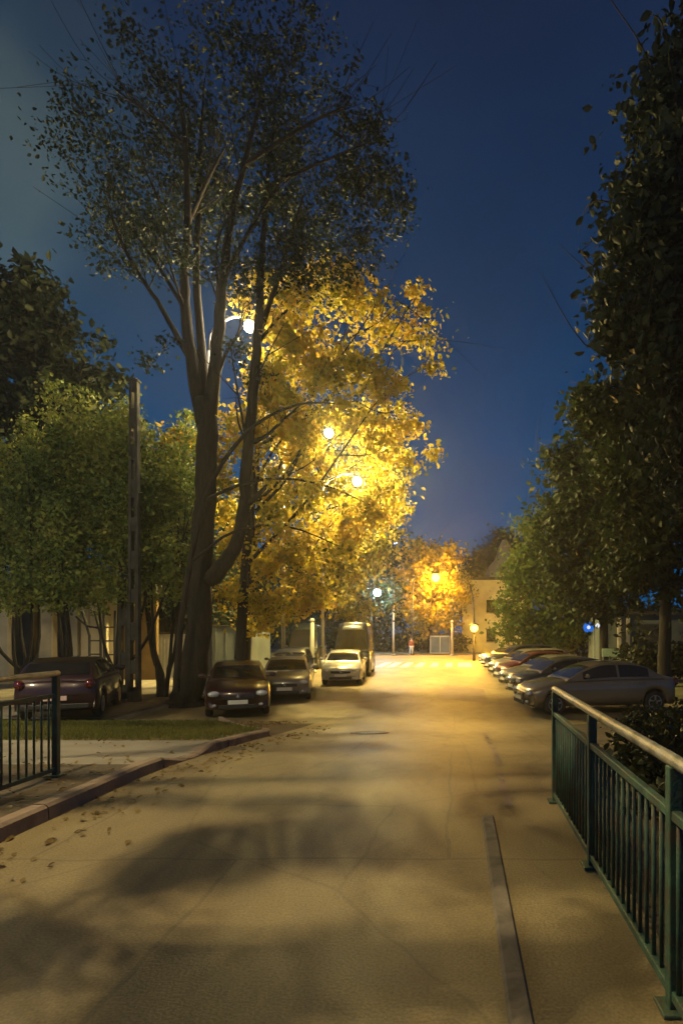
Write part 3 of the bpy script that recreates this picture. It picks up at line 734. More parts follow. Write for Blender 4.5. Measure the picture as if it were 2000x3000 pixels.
bigblobs = [SB(300, 500, 19.7, 120, 90, 1700, 2.2), SB(470, 440, 19.5, 150, 100, 2400, 2.4), SB(650, 430, 19.3, 150, 100, 2800, 2.4), SB(810, 480, 19.7, 110, 80, 1900, 2),
   SB(230, 330, 19.2, 110, 90, 1300, 2), SB(400, 270, 18.7, 120, 80, 1500, 2.4), SB(610, 240, 18.7, 150, 90, 1900, 2.2), SB(830, 330, 19.2, 110, 80, 1500, 1.8), SB(520, 110, 18.7, 140, 60, 900, 2), SB(700, 110, 18.7, 90, 60, 600, 2), SB(330, 160, 18.7, 80, 50, 500, 2), SB(910, 470, 19.7, 60, 90, 600, 1.4), SB(760, 580, 17.6, 120, 40, 700, 1.2),
   SB(385, 560, 17.6, 90, 70, 700, 1.2), SB(250, 590, 17.4, 60, 50, 300, 1), SB(350, 790, 18, 40, 50, 160, .5), SB(560, 590, 17.6, 50, 60, 420, .9), SB(650, 570, 17.8, 90, 60, 1100, 1.3),
   SB(570, 680, 19, 45, 25, 130, .5), SB(545, 790, 18.6, 18, 30, 50, .3), SB(575, 860, 18.6, 18, 40, 60, .3)]
shade_boughs = [SB(650, 900, 16.5, 26, 20, 150, .5), SB(720, 880, 16, 30, 18, 170, .6), SB(800, 930, 15.8, 34, 18, 170, .6), SB(690, 1000, 16, 36, 20, 190, .6), SB(860, 1010, 15.8, 26, 16, 110, .5), SB(640, 1090, 16.2, 26, 18, 130, .5), SB(740, 1120, 15.8, 44, 20, 230, .7), SB(850, 1170, 15.8, 30, 16, 130, .5), SB(660, 1210, 16.3, 30, 20, 150, .5), SB(780, 1260, 16, 30, 18, 140, .5)]  # leaf clumps added between the lamps and the near road to cast shadow

big_root = tree('big_tree', 'big dark many-limbed tree with thick leaning trunk beside the maroon hatchback', [(*q[:6], int(q[6]*1.15)) for q in bigblobs], big, LD, size=.13, per=60, sig=.34, corridor=lamp_sight_gap)

bl_ = [(LP((405, 1590, 16.9), (420, 1400, 16.9), (470, 1150, 16.8), (560, 1000, 16.6), (680, 930, 16.2), (800, 930, 15.9)), [.10, .085, .07, .05, .035, .012]),
 (LP((470, 1150, 16.8), (560, 1110, 16.5), (660, 1100, 16.1), (760, 1120, 15.9), (850, 1160, 15.8)), [.06, .045, .035, .025, .01]),
 (LP((440, 1290, 16.9), (540, 1220, 16.6), (660, 1210, 16.3), (780, 1255, 16)), [.05, .04, .03, .01])]
tree('shading_tree', 'slender tree added in front of the big trunk so its golden boughs shade the road', shade_boughs, bl_, LY, size=.13, per=24, sig=.17, corridor=lamp_sight_gap)
ob = [(-5.6, 2.6, 7.2, .5, .4, .3, 120), (-6.6, 2.0, 6.6, .6, .6, .4, 200), (-7.6, 1.4, 6.2, .8, .8, .6, 300)]
def shadow_band_leaves():  # unseen leaf sheets added below the lamp to throw road shadow bands
    A0 = np.array([-4.5, 2.0, 9.6]); C = []
    for (xa, xb, yc, hw, z, n, ga) in [(-4.5, 1.0, 2.9, .35, 7.3, 800, .3), (-3.0, 2.0, 1.7, .35, 7.3, 900, .3), (-2.4, 2.7, 4.4, .42, 7.3, 4200, .05), (-4.4, .6, 5.5, .15, 7.3, 700, .2), (-.6, 2.6, 5.9, .12, 7.35, 160, .5), (-1.6, 1.8, 7.2, .3, 7.3, 1100, .2), (-.6, 4, 8.3, .22, 7.4, 800, .2),
            (-3.3, -.5, 8.7, .10, 8.1, 170, .6), (-2.0, 2.6, 9.9, .32, 8.1, 2800, .1), (-3.0, 3.2, 11.4, .28, 8.2, 2800, .1), (-1.5, 3.5, 12.7, .28, 8.2, 1500, .2), (-2.6, 3.5, 14.2, .6, 8.2, 5200, .05), (-4.2, 3, 15.8, .3, 8.2, 1400, .2), (2.2, 8, 6, 2.2, 7.3, 3200, .1), (-8, -4.6, 5.0, .5, 7.3, 500, .4), (-9, -5, 12.6, .5, 8.2, 600, .4), (3.5, 9, 12, 2.5, 8.2, 2200, .1)]:
        X = RNG.uniform(xa, xb, n); Y = yc+RNG.normal(0, hw*.6, n)+.22*np.sin(X*1.3+yc*2)+.1*np.sin(X*3.1+yc)
        k = (np.sin(X*2.3+yc*3)+.6*np.sin(X*5.7+yc)) > -1.6+1.9*ga*RNG.random(n)*1.3; X, Y = X[k], Y[k]
        G = np.stack([X, Y, np.array([gz(v) for v in Y])], 1); zz = z+RNG.uniform(-.09, .09, len(X)); t = (A0[2]-zz)/(A0[2]-G[:, 2])
        C.append(A0+(G-A0)*t[:, None])
    C = np.concatenate(C); n = len(C); ang = RNG.uniform(0, 6.28, n); s_ = RNG.uniform(.022, .04, (n, 1)); s_[C[:, 2] > 7.8] *= .8
    A = np.stack([np.cos(ang), np.sin(ang), RNG.normal(0, .3, n)], 1)*s_; B = np.stack([-np.sin(ang), np.cos(ang), RNG.normal(0, .3, n)], 1)*s_*.6
    return C, A, B
tree('shadow_band_tree', 'unseen tree added over the left kerb to cast shadow bands on the road', ob, [([(-8.2, 1.2, .87), (-8.0, 1.3, 3.4), (-7.0, 2.2, 6.0), (-5.2, 3.0, 7.1), (-3.0, 3.2, 7.4), (-1.8, 3.3, 7.4)], [.16, .13, .10, .06, .035, .012]),
   ([(-5.2, 3.0, 7.1), (-4.2, 3.8, 7.3), (-3.4, 4.4, 7.4)], [.04, .025, .01]), ([(-6.2, 2.5, 6.6), (-4.2, 2.3, 7.2), (-1.9, 2.3, 7.4)], [.04, .03, .01])], LR, size=.10, per=40, sig=.18, base=(-8.2, 1.2, .87), extra=shadow_band_leaves())
# golden trees: branches on the road side (inner one nearer, two behind)
g1 = [SB(640, 700, 19.6, 90, 70, 1150, 1.2), SB(760, 640, 20.5, 100, 60, 900, 1.2), SB(860, 740, 21, 80, 70, 620, 1.0), SB(950, 720, 21, 40, 90, 330, .8), SB(985, 800, 21, 30, 40, 110, .5),
      SB(690, 820, 20, 100, 70, 1500, 1.2), SB(820, 850, 21, 85, 50, 950, 1.1), SB(990, 845, 21, 30, 14, 60, .3), SB(620, 900, 19.4, 50, 70, 800, .9), SB(885, 880, 21.5, 45, 50, 420, .8),
      SB(560, 1000, 19.8, 50, 60, 700, .8), SB(690, 960, 20.5, 80, 60, 850, 1.0), SB(515, 1080, 20, 28, 80, 380, .5), SB(630, 790, 18.9, 40, 70, 260, .6), SB(500, 960, 19.6, 14, 40, 90, .3)]
gl1 = auto_limbs((-8.9, 23.0, .1), 13.5, .22, g1, 9, (1.6, -.8))
tree('golden_tree', 'golden leaved tree glowing around the lamps, nearest of the golden trees', [(*q[:6], int(q[6]*1.3)) for q in g1], gl1, LY, size=.17, per=34, sig=.24, group='golden trees along the left side', corridor=lamp_sight_gap, base=(-8.9, 23.0, .1))
g2 = [SB(870, 1000, 33, 60, 80, 1200, 1.2), SB(870, 1000, 24.5, 50, 70, 600, 1.2), SB(790, 1200, 24.5, 80, 60, 1000, 1.3), SB(875, 1140, 25, 45, 65, 420, 1.0), SB(940, 960, 24.5, 30, 40, 200, .7), SB(700, 1060, 24, 80, 80, 1400, 1.3), SB(800, 960, 24.5, 70, 45, 650, 1.0), SB(650, 1180, 23.5, 90, 70, 1400, 1.2), SB(780, 1200, 33, 90, 70, 1800, 1.5), SB(985, 1040, 24.5, 32, 12, 70, .4), SB(930, 1060, 25, 30, 30, 160, .6),
      SB(600, 1270, 23.5, 80, 50, 900, 1.1), SB(720, 1290, 24.5, 90, 55, 1150, 1.2), SB(580, 1370, 23.5, 70, 50, 800, 1.1), SB(690, 1380, 25, 80, 45, 850, 1.1), SB(610, 1425, 24.5, 80, 28, 420, .9), SB(530, 1200, 23, 35, 90, 420, .8), SB(880, 1140, 33, 50, 70, 800, 1.2)]
gl2 = auto_limbs((-9.9, 26.5, .1), 10.0, .22, g2, 9, (1.2, -1))
tree('golden_tree', 'golden leaved tree hanging low over the parked estate car', [(*q[:6], int(q[6]*1.3)) for q in g2], gl2, LY, size=.19, per=36, sig=.27, group='golden trees along the left side', corridor=lamp_sight_gap, base=(-9.9, 26.5, .1))
g3 = [SB(880, 1160, 41, 70, 90, 1500, 1.8), SB(830, 1260, 42, 80, 70, 1500, 1.8), SB(770, 1330, 42, 70, 60, 1200, 1.6), SB(840, 1100, 42, 80, 80, 1400, 1.6), SB(900, 1090, 41, 50, 60, 600, 1.4), SB(770, 1040, 43, 120, 100, 2200, 1.8), SB(820, 1400, 44, 50, 30, 500, 1.2)]
gl3 = auto_limbs((-10.5, 43, 0), 11, .25, g3, 12, (1.5, 0))
tree('golden_tree', 'farther golden green tree behind the brightest yellow lamp', g3, gl3, leafmat('yellow_green_leaf', [(.07, .08, .015), (.15, .14, .03), (.25, .2, .04), (.3, .2, .04)], .45), size=.32, per=24, sig=.45, group='golden trees along the left side', corridor=lamp_sight_gap, base=(-10.5, 43, 0))
# green shrubs on the left (upright sprays)
def sprays(cx, cy, cz, n, L0, spread, cnt, fan=1.0):
    out = []
    for i in range(n):
        a = random.uniform(-1, 1)*spread; b = random.uniform(-.5, .5)
        dirv = np.array([math.sin(a), b*.5, math.cos(a)]); dirv /= np.linalg.norm(dirv); s = np.array([cx, cy, cz])+np.array([random.uniform(-1, 1)*1.2, random.uniform(-1, 1)*.8, random.uniform(-.9, .9)])
        L_ = L0*random.uniform(.6, 1.1)
        for t in np.linspace(.15, 1, 6):
            p = s+dirv*L_*t; r = .26*(1-.6*t)+.06; out.append((p[0], p[1], p[2], r, r, r*1.7, int(cnt*1.3)))
    return out
random.seed(21)
def shrub(label, px, py, d, rx, ry, n, ns, L0, base_px):
    c = P(px, py, d); bl = [SB(px, py+50, d, rx*.9, ry*.62, int(n*.42), 1.1), SB(px-rx*.45, py+ry*.45, d, rx*.5, ry*.5, n//3, 1), SB(px+rx*.45, py+ry*.45, d, rx*.5, ry*.5, n//3, 1)]
    bl += sprays(c[0], c[1], c[2]+.1, int(ns*1.6), L0*1.25, .8, 60)
    bx = (base_px-VX)*d/F; lim = []
    for i in range(5):
        e = bl[random.randrange(3, len(bl))]; a = random.uniform(-.25, .25)
        lim.append(([(bx+a*.6, d, 0.05), (bx+a, d, .9), (bx+(e[0]-bx)*.45, d+a, 2.3), (e[0], e[1], e[2])], [.09, .07, .05, .012]))
    return tree('shrub_tree', label, bl, lim, LG_, size=.13, per=24, sig=.2, group='green shrubs behind the left railing', base=(bx, d, 0.05), droop=.1)
shrub('tall olive green shrub with upright sprays in front of the concrete poles', 250, 1180, 19.8, 125, 190, 5200, 26, 3.1, 255)
shrub('bushy olive shrub left of the big tree trunk', 375, 1250, 20.2, 90, 150, 2900, 12, 2.2, 372)
shrub('olive green shrub cut by the left edge of the picture', 55, 1240, 19.5, 110, 180, 3600, 18, 2.6, 60)
shrub('low spreading green shrub above the plum hatchback', 150, 1310, 18.8, 140, 90, 3200, 8, 1.5, 150)
# pale blossom-like sprig cluster near the trunk
b = [SB(418, 1020, 21.5, 45, 35, 420, .6), SB(385, 1040, 21.6, 20, 14, 90, .3)]
tree('thin_tree', 'thin tree with pale lit leaves left of the big trunk', b, [([P(404, 1610, 21.5)[:2]+(.1,), P(408, 1300, 21.5), P(415, 1040, 21.5)], [.10, .06, .02])], LY, size=.2, per=16, sig=.22)
# dark distant trees left
dl = [SB(60, 860, 30, 170, 200, 5200, 3), SB(140, 1000, 30, 130, 150, 3600, 2.5), SB(-60, 760, 30, 130, 160, 2600, 3), SB(30, 1150, 30, 170, 150, 3200, 3), SB(235, 880, 29, 40, 30, 160, .8), SB(60, 700, 30, 80, 70, 1500, 2), SB(215, 1100, 30, 90, 120, 1800, 2)]
tree('dark_tree', 'large dark tree rising behind the shrubs at the left edge', dl, auto_limbs((-22, 30, 0), 15, .4, dl, 12), LD, size=.36, per=26, sig=.5, base=(-22, 30, 0))
dl = [SB(390, 1150, 34, 90, 120, 2400, 2.5), SB(360, 1290, 34, 110, 90, 2600, 2.5), SB(480, 1240, 34, 60, 120, 1600, 2), SB(300, 1080, 34, 40, 50, 500, 1.5), SB(480, 1380, 34, 130, 50, 1800, 2), SB(350, 1390, 34, 90, 50, 1400, 2)]
tree('dark_tree', 'dark rounded tree between the tall concrete pole and the big trunk', dl, auto_limbs((-17.5, 34, 0), 8, .25, dl, 8), LD, size=.36, per=26, sig=.5, base=(-17.5, 34, 0))

# right side row
def rtree(label, blobs, base, h, r, mat, size, sig, group='dark trees behind the right row of cars'):
    return tree('leafy_tree', label, blobs, auto_limbs(base, h, r, blobs, 12), mat, size=size, per=26, sig=sig, group=group, base=base)
b = [SB(1500, 560, 17, 100, 130, 2800, 2), SB(1560, 760, 17, 130, 160, 4200, 2.4), SB(1460, 720, 17, 80, 60, 1200, 1.4), SB(1395, 690, 17, 40, 18, 130, .6), SB(1600, 420, 17, 130, 140, 2400, 2.2), SB(1480, 450, 17, 70, 70, 700, 1.5), SB(1600, 1000, 17.5, 110, 160, 3000, 2), SB(1620, 200, 17, 140, 160, 2200, 2), SB(1500, 260, 17, 60, 70, 500, 1.2), SB(1440, 790, 17.2, 50, 30, 300, .8)]
rtree('tallest dark tree at the right edge reaching over the road', b, (8.2, 17.5, .1), 15, .32, LD, .26, .4)
b = [SB(1440, 960, 23, 110, 90, 3600, 2), SB(1480, 1100, 23, 120, 110, 3600, 2.2), SB(1370, 950, 23, 50, 60, 1000, 1.3), SB(1540, 1250, 23, 90, 120, 2600, 2), SB(1450, 1250, 23.5, 80, 90, 1800, 1.8), SB(1560, 1050, 23, 80, 120, 1800, 2)]
rtree('dark full tree with rounded top, second from the right edge', b, (8.8, 24, .1), 9, .28, LR, .28, .42)
b = [SB(1340, 1090, 30, 70, 70, 2200, 1.8), SB(1290, 1060, 30, 34, 40, 500, 1), SB(1380, 1200, 30, 100, 90, 3200, 2), SB(1290, 1200, 30, 60, 90, 1700, 1.5), SB(1420, 1340, 30, 100, 70, 2200, 2), SB(1330, 1330, 31, 80, 80, 2000, 1.8)]
rtree('dark olive tree behind the middle of the right row of cars', b, (8.0, 31, .1), 8.5, .25, LR, .3, .45)
b = [SB(1240, 1230, 40, 55, 70, 1700, 1.8), SB(1210, 1300, 40, 55, 60, 1500, 1.6), SB(1270, 1340, 40, 80, 80, 2200, 2), SB(1190, 1390, 40, 60, 60, 1300, 1.6), SB(1290, 1430, 40, 90, 50, 1600, 1.8), SB(1200, 1450, 41, 60, 40, 900, 1.4)]
rtree('yellow green tree lit by the low orange lantern', b, (6.4, 41, .1), 6, .2, leafmat('lit_green_leaf', [(.03, .06, .013), (.07, .11, .022), (.12, .14, .03)], .45), .3, .45)
# orange lit trees across the crossing
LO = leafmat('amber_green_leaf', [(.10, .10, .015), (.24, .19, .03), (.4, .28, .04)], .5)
b = [SB(1000, 1310, 60.5, 60, 60, 2300, 2.4), SB(950, 1350, 60.5, 50, 60, 1700, 2.2), SB(1040, 1360, 60.5, 40, 60, 1200, 2), SB(990, 1420, 60.5, 60, 50, 1600, 2.2), SB(960, 1270, 60.5, 45, 30, 700, 1.8), SB(1020, 1270, 60.5, 40, 25, 500, 1.6)]
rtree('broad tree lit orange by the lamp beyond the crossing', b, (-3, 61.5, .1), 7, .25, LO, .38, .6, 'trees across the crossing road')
b = [SB(880, 1330, 68, 50, 60, 1400, 2.4), SB(900, 1400, 68, 50, 60, 1500, 2.4), SB(850, 1420, 68, 50, 50, 1200, 2.2), SB(910, 1260, 70, 50, 50, 1000, 2.4), SB(862, 1345, 56.6, 34, 30, 420, 1.2), SB(900, 1370, 56.4, 26, 36, 320, 1.2), SB(835, 1385, 56.8, 24, 30, 280, 1.2), SB(820, 1370, 68, 50, 70, 1200, 2.2)]
rtree('dark green tree behind the cool white lamp', b, (-8.6, 68, .1), 8, .25, LR, .4, .6, 'trees across the crossing road')
b = [SB(1110, 1300, 84, 34, 40, 1500, 3), SB(1150, 1260, 84, 34, 34, 1400, 3), SB(1070, 1330, 84, 40, 34, 1200, 3), SB(1190, 1290, 84, 40, 60, 1500, 3), SB(1240, 1320, 84, 50, 60, 1500, 3), SB(1110, 1380, 84, 60, 60, 1800, 3)]
rtree('distant dark tree against the sky behind the gabled house', b, (6, 85, 0), 9.5, .3, LD, .55, .8, 'trees across the crossing road')
b = [SB(700, 1360, 60, 50, 60, 1500, 2.6), SB(560, 1300, 60, 60, 60, 1500, 2.6), SB(640, 1310, 60, 60, 60, 1500, 2.6), SB(720, 1290, 60, 60, 60, 1400, 2.6), SB(790, 1330, 62, 50, 50, 1100, 2.6), SB(640, 1400, 60, 50, 60, 1500, 2.6), SB(760, 1400, 62, 50, 70, 1500, 2.6), SB(580, 1380, 58, 50, 70, 1400, 2.6), SB(520, 1390, 56, 50, 60, 1300, 2.6), SB(680, 1450, 60, 80, 40, 1400, 2), SB(560, 1450, 58, 70, 40, 1200, 2), SB(790, 1460, 62, 50, 30, 800, 2)]
rtree('dark tree filling the gap between the two vans', b, (-17, 61, .1), 6, .25, LR, .42, .6, 'trees across the crossing road')
# dark thickets far back so that no bare horizon shows
def thicket(label, x0, x1, y, h, n, mat, size=.5):
    root = empty('hedge', ((x0+x1)/2, y, 0), label=label, cat='hedge'); off = np.array([(x0+x1)/2, y, 0])
    bl = []; x = x0
    while x < x1:
        hh = h*random.uniform(.75, 1.15); bl.append((x, y+random.uniform(-.6, .6), hh*.5, 1.3, 1.0, hh*.5, n)); x += 1.2
    C, A, B = leaves(bl, size, 24, .35); quads_object('foliage', C-off, A, B, mat, root)
thicket('dark brown hedge behind the pedestrian across the crossing', -13, .2, 62.5, 2.4, 420, M['hedge'], .3)
def darkening_hedge():  # hedge added as a dark mass where lamplight still reached
    root = empty('hedge', (4.5, 9, gz(9)), label='low hedge added to darken the ground behind the right railing', cat='hedge'); off = np.array([4.5, 9, gz(9)]); bl = []
    for i in range(60):
        y = RNG.uniform(3, 12.5); x = max(2.0, .23*y+.6)+RNG.uniform(0, 5); h = RNG.uniform(.35, .6); bl.append((x, y, gz(y)+h*.5, .55, .5, h*.6, 330))
    C, A, B = leaves(bl, .10, 20, .13); quads_object('foliage', C-off, A, B, M['hedge'], root)
darkening_hedge()
thicket('dark hedge behind the right row of cars', 8.6, 30, 27, 2.2, 380, M['hedge'], .28)
thicket('tall dark shrubbery closing the view at far left', -36, -15, 40, 6, 500, M['hedge'], .5)
thicket('tall dark shrubbery closing the view at far right', 9, 40, 50, 6, 500, M['hedge'], .5)

# ------------------------------------------------------------ buildings at the end
def house_far():
    d = 62.5; x0, x1 = (1062-VX)*d/F, (1210-VX)*d/F; cx = (x0+x1)/2; z = EYE-(1332-VY)*d/F
    root = empty('apartment_house', (cx, d+4, 0), label='yellow lit flat-roofed house behind the low orange lantern', cat='building')
    w_ = x1-x0
    m = MB(); m.box((0, 0, z/2), (w_, 8, z)); m.build('wall', surf('yellow_render', (.62, .6, .34), (.78, .75, .46), 1.3, .9, .15, 40), root, bevel=.02)
    m = MB(); m.box((0, 0, z+.15), (w_+.5, 8.5, .3)); m.build('roof', M['roof'], root, bevel=.02)
    for i in range(4):
        for j in range(2):
            if i == 0: continue
            m = MB(); m.box((-w_/2+1.0+i*2.1, -4.02, 2+j*3.2), (1.0, .06, 1.4)); wn = m.build('window', M['glass'], root)
            m = MB(); m.box((-w_/2+1.0+i*2.1, -4.08, 1.22+j*3.2), (1.2, .16, .08)); m.build('sill', M['palebrick'], wn)
    # gabled house behind
    d = 73; xa = (1123-VX)*d/F; xb = (1185-VX)*d/F; xm = (1160-VX)*d/F; ze = EYE-(1300-VY)*d/F; zr = EYE-(1240-VY)*d/F; cx = xm
    root = empty('gabled_house', (cx, d, 0), label='pale gabled house with pointed gable rising above the flat roof', cat='building')
    m = MB(); a = xa-cx; b_ = xb-cx
    m.add([(a, 0, 0), (b_, 0, 0), (b_, 0, ze), (.4, 0, zr), (-.4, 0, zr), (-.9, 0, (ze+zr)/2-.3), (a, 0, ze)], [(0, 1, 2, 3, 4, 5, 6)])
    n0 = len(m.v); m.v += [(x, 8, z_) for x, _, z_ in m.v[:7]]; m.f.append(tuple(range(13, 6, -1)))
    for i in range(7): j = (i+1) % 7; m.f.append((i, j, j+7, i+7))
    m.build('wall', M['palebrick'], root)
    m = MB(); m.box((1.1, 3.9, (ze+zr)/2+.35), (.15, 8.4, 3.9), Matrix.Rotation(R(-33), 3, 'Y')); m.build('roof', M['roof'], root)
    m = MB(); m.box((-.3, -.03, ze-.6), (.8, .06, 1.3)); m.build('window', M['glass'], root)
house_far()
def utility_box():
    c = P(1010, 1480, 59); root = empty('utility_kiosk', (c[0], 59.4, 0.1), label='grey green kiosk box left of the pale post', cat='kiosk')
    m = MB(); m.box((0, 0, .95), (2.1, .8, 1.9)); m.build('cabinet', M['fencewall'], root, bevel=.03)
    m = MB(); m.box((0, 0, 1.95), (2.3, .95, .08)); m.build('top', M['roof'], root)
    for s in (-1, 1): m = MB(); m.box((s*.5, -.42, .95), (.9, .04, 1.6)); m.build('door', M['bluewall'], root, bevel=.01)
utility_box()
def post(px, yt, d, label, mat, r=.09, group='plain posts near the crossing'):
    c = P(px, yt, d); root = empty('metal_post', (c[0], d, 0), label=label, cat='post', group=group)
    m = MB(); m.tube([(0, 0, 0), (0, 0, c[2]*.5), (0, 0, c[2])], [r*1.1, r, r*.8], 10); m.build('shaft', mat, root, smooth=True)
    m = MB(); m.lathe([(r*2, 0), (r*2, .12), (r*1.2, .2)], n=12); m.build('base', mat, root, smooth=True)
    m = MB(); m.ball((0, 0, c[2]), r*1.1, 10, 6); m.build('cap', mat, root, smooth=True)
post(1038, 1428, 57, 'pale post standing right of the grey green kiosk', M['palebrick'], .12)
post(903, 1366, 58, 'pale green post beside the cool white lamp', M['palebrick'], .1)
post(650, 1430, 38, 'slim pale post under the golden tree', M['pole'], .08)
post(717, 1425, 33.5, 'pale thick post left of the tall van', M['fencewall'], .13)

# sign with blue disc
def glowing_blue_sign():
    d = 32; c = P(1350, 1441, d); x = (1364-VX)*d/F
    root = empty('road_sign', (x, d, .1), label='round blue sign with its own glow and white mark on slim pole behind the right cars', cat='road sign')
    m = MB(); m.tube([(0, 0, 0), (0, 0, c[2]+.3)], .035, 8); m.build('pole', M['pole'], root)
    bl = emis('glowing_blue_sign', (.01, .14, .62), .8); wh = emis('glowing_white_sign', (.8, .82, .9), .8)  # sign faces emit to look bright, since little lamplight reaches them
    blm = bpy.data.materials['glowing_blue_sign']
    m = MB(); m.lathe([(.29, -.02), (.30, 0), (.29, .02)], (c[0]-x, -.06, c[2]-.1), 'Y', 28); dsc = m.build('disc', bl, root)
    m = MB(); m.lathe([(.105, -.03), (.105, -.022)], (c[0]-x, -.06, c[2]-.1), 'Y', 20); m.build('white_mark', wh, dsc)
    c2 = P(1371, 1437, d)
    m = MB(); q = .16; m.add([(c2[0]-x-q, -.05, c2[2]-.1), (c2[0]-x, -.05, c2[2]-.1-q), (c2[0]-x+q, -.05, c2[2]-.1), (c2[0]-x, -.05, c2[2]-.1+q), (c2[0]-x-q, -.02, c2[2]-.1), (c2[0]-x, -.02, c2[2]-.1-q), (c2[0]-x+q, -.02, c2[2]-.1), (c2[0]-x, -.02, c2[2]-.1+q)], [(0, 1, 2, 3), (7, 6, 5, 4), (0, 4, 5, 1), (1, 5, 6, 2), (2, 6, 7, 3), (3, 7, 4, 0)]); m.build('white_diamond', wh, root)
glowing_blue_sign()
def right_kiosk():
    d = 36; x0 = (1375-VX)*d/F; x1 = (1580-VX)*d/F; cx = (x0+x1)/2
    root = empty('dark_shed', (cx, d+1.5, .1), label='dark shed with pale door posts behind the right row of cars', cat='shed')
    w_ = x1-x0; m = MB(); m.box((0, 0, 1.7), (w_, 3, 3.4)); m.build('wall', M['bluewall'], root, bevel=.02)
    m = MB(); m.box((0, 0, 3.5), (w_+.5, 3.6, .2)); m.build('roof', M['roof'], root)
    m = MB(); m.box(((1500-VX)*d/F-cx, -1.53, 1.4), (1.9, .06, 2.8)); m.build('door', M['door'], root)
    for px in (1420, 1440): m = MB(); m.box(((px-VX)*d/F-cx, -1.6, 1.6), (.2, .2, 3.2)); m.build('door_post', M['palebrick'], root)
    c = P(1402, 1499, 30); root = empty('notice_board', (c[0], 30, .1), label='low pale green board in front of the dark shed', cat='board')
    m = MB(); m.box((0, 0, c[2]-.1), (.95, .05, .42)); m.build('panel', surf('pale_green', (.35, .5, .3), (.45, .6, .38), 5, .6, 0), root, bevel=.01)
    for s in (-1, 1): m = MB(); m.box((s*.4, .05, (c[2]-.1)/2), (.05, .05, c[2]-.1)); m.build('leg', M['pole'], root)
right_kiosk()

# ------------------------------------------------------------ pedestrian (small, far)
def skin(name, verts, edges, radii, mat, parent, sub=2):
    me = bpy.data.meshes.new(name); me.from_pydata(verts, edges, []); o = bpy.data.objects.new(name, me); COL.objects.link(o)
    o.modifiers.new('skin', 'SKIN'); 
    if not me.skin_vertices: 
        bpy.context.view_layer.objects.active = o
    for i, r in enumerate(radii): me.skin_vertices[0].data[i].radius = (r, r)
    me.skin_vertices[0].data[0].use_root = True
    sb = o.modifiers.new('sub', 'SUBSURF'); sb.levels = sub; sb.render_levels = sub
    me.materials.append(mat); o.parent = parent; 
    for md in o.modifiers:
        if md.type == 'SKIN': md.use_smooth_shade = True
    return o
def person():
    c = P(944, 1505, 57.5)
    root = empty('person', (c[0], 57.5, 0.02), R(15), label='pedestrian in white trousers and rust brown top walking beyond the crossing', cat='person')
    sk = surf('skin', (.45, .27, .18), (.5, .32, .22), 5, .6, 0)
    v = [(0, 0, .95), (0, 0, 1.15), (0, 0, 1.38), (0, -.01, 1.52), (0, -.02, 1.62), (0, -.02, 1.72),
         (.17, 0, 1.42), (.23, .06, 1.15), (.24, .0, .90), (.24, -.04, .80), (-.17, 0, 1.42), (-.23, -.06, 1.15), (-.24, -.14, .93), (-.24, -.18, .84),
         (.09, 0, .90), (.10, -.08, .50), (.10, .02, .09), (.10, -.12, .04), (-.09, 0, .90), (-.10, .10, .50), (-.10, .26, .12), (-.10, .16, .05)]
    e = [(0, 1), (1, 2), (2, 3), (3, 4), (4, 5), (2, 6), (6, 7), (7, 8), (8, 9), (2, 10), (10, 11), (11, 12), (12, 13), (0, 14), (14, 15), (15, 16), (16, 17), (0, 18), (18, 19), (19, 20), (20, 21)]
    r = [.13, .12, .13, .055, .09, .085, .06, .045, .035, .04, .06, .045, .035, .04, .09, .06, .04, .035, .09, .06, .04, .035]
    skin('body', v, e, r, sk, root)
    skin('jacket', [(0, 0, .92), (0, 0, 1.12), (0, 0, 1.40), (.18, 0, 1.42), (.235, .06, 1.15), (.245, 0, .93), (-.18, 0, 1.42), (-.235, -.06, 1.15), (-.245, -.13, .96)],
         [(0, 1), (1, 2), (2, 3), (3, 4), (4, 5), (2, 6), (6, 7), (7, 8)], [.175, .165, .17, .08, .065, .055, .08, .065, .055], surf('rust_cloth', (.22, .06, .03), (.3, .1, .05), 8, .9, 0), root)
    skin('trousers', [(0, 0, .93), (.09, 0, .86), (.10, -.08, .50), (.10, .02, .13), (-.09, 0, .86), (-.10, .10, .50), (-.10, .25, .16)],
         [(0, 1), (1, 2), (2, 3), (0, 4), (4, 5), (5, 6)], [.16, .115, .085, .07, .115, .085, .07], surf('white_cloth', (.65, .65, .65), (.78, .78, .78), 8, .9, 0), root)
    m = MB(); m.ball((0, .02, 1.70), (.105, .115, .12), 14, 10); m.build('hair', surf('brown_hair', (.05, .03, .02), (.09, .05, .03), 20, .6, .3), root, smooth=True)
person()

# ------------------------------------------------------------ grass blades and fallen leaves
n = 26000
X = RNG.uniform(-13, -3.9, n); Y = RNG.uniform(9.0, 15.1, n)
ed = np.array([gedge(y) for y in Y]); k = X < ed-.05; X, Y = X[k], Y[k]; n = len(X)
Z = np.array([pz(x, y) for x, y in zip(X, Y)])
A = np.stack([RNG.normal(0, .3, n), RNG.normal(0, .3, n), np.ones(n)], 1); A /= np.linalg.norm(A, axis=1, keepdims=True); hgt = RNG.uniform(.015, .05, (n, 1)); A *= hgt
ang = RNG.uniform(0, 6.28, n); B = np.stack([np.cos(ang), np.sin(ang), np.zeros(n)], 1)*.009
C = np.stack([X, Y, Z], 1)+A*.9
tag(quads_object('grass', C, A, B, leafmat('grass_blade', [(.07, .08, .015), (.13, .14, .03), (.2, .17, .05)], .3)), kind='stuff')
n = 2600
X = np.concatenate([RNG.uniform(-9, -3.9, n), RNG.normal(-3.4, .25, 260), RNG.uniform(-3.4, -2.9, 120)]); Y = np.concatenate([RNG.uniform(1.5, 15, n), RNG.uniform(1, 11, 260), RNG.uniform(2, 14, 120)])
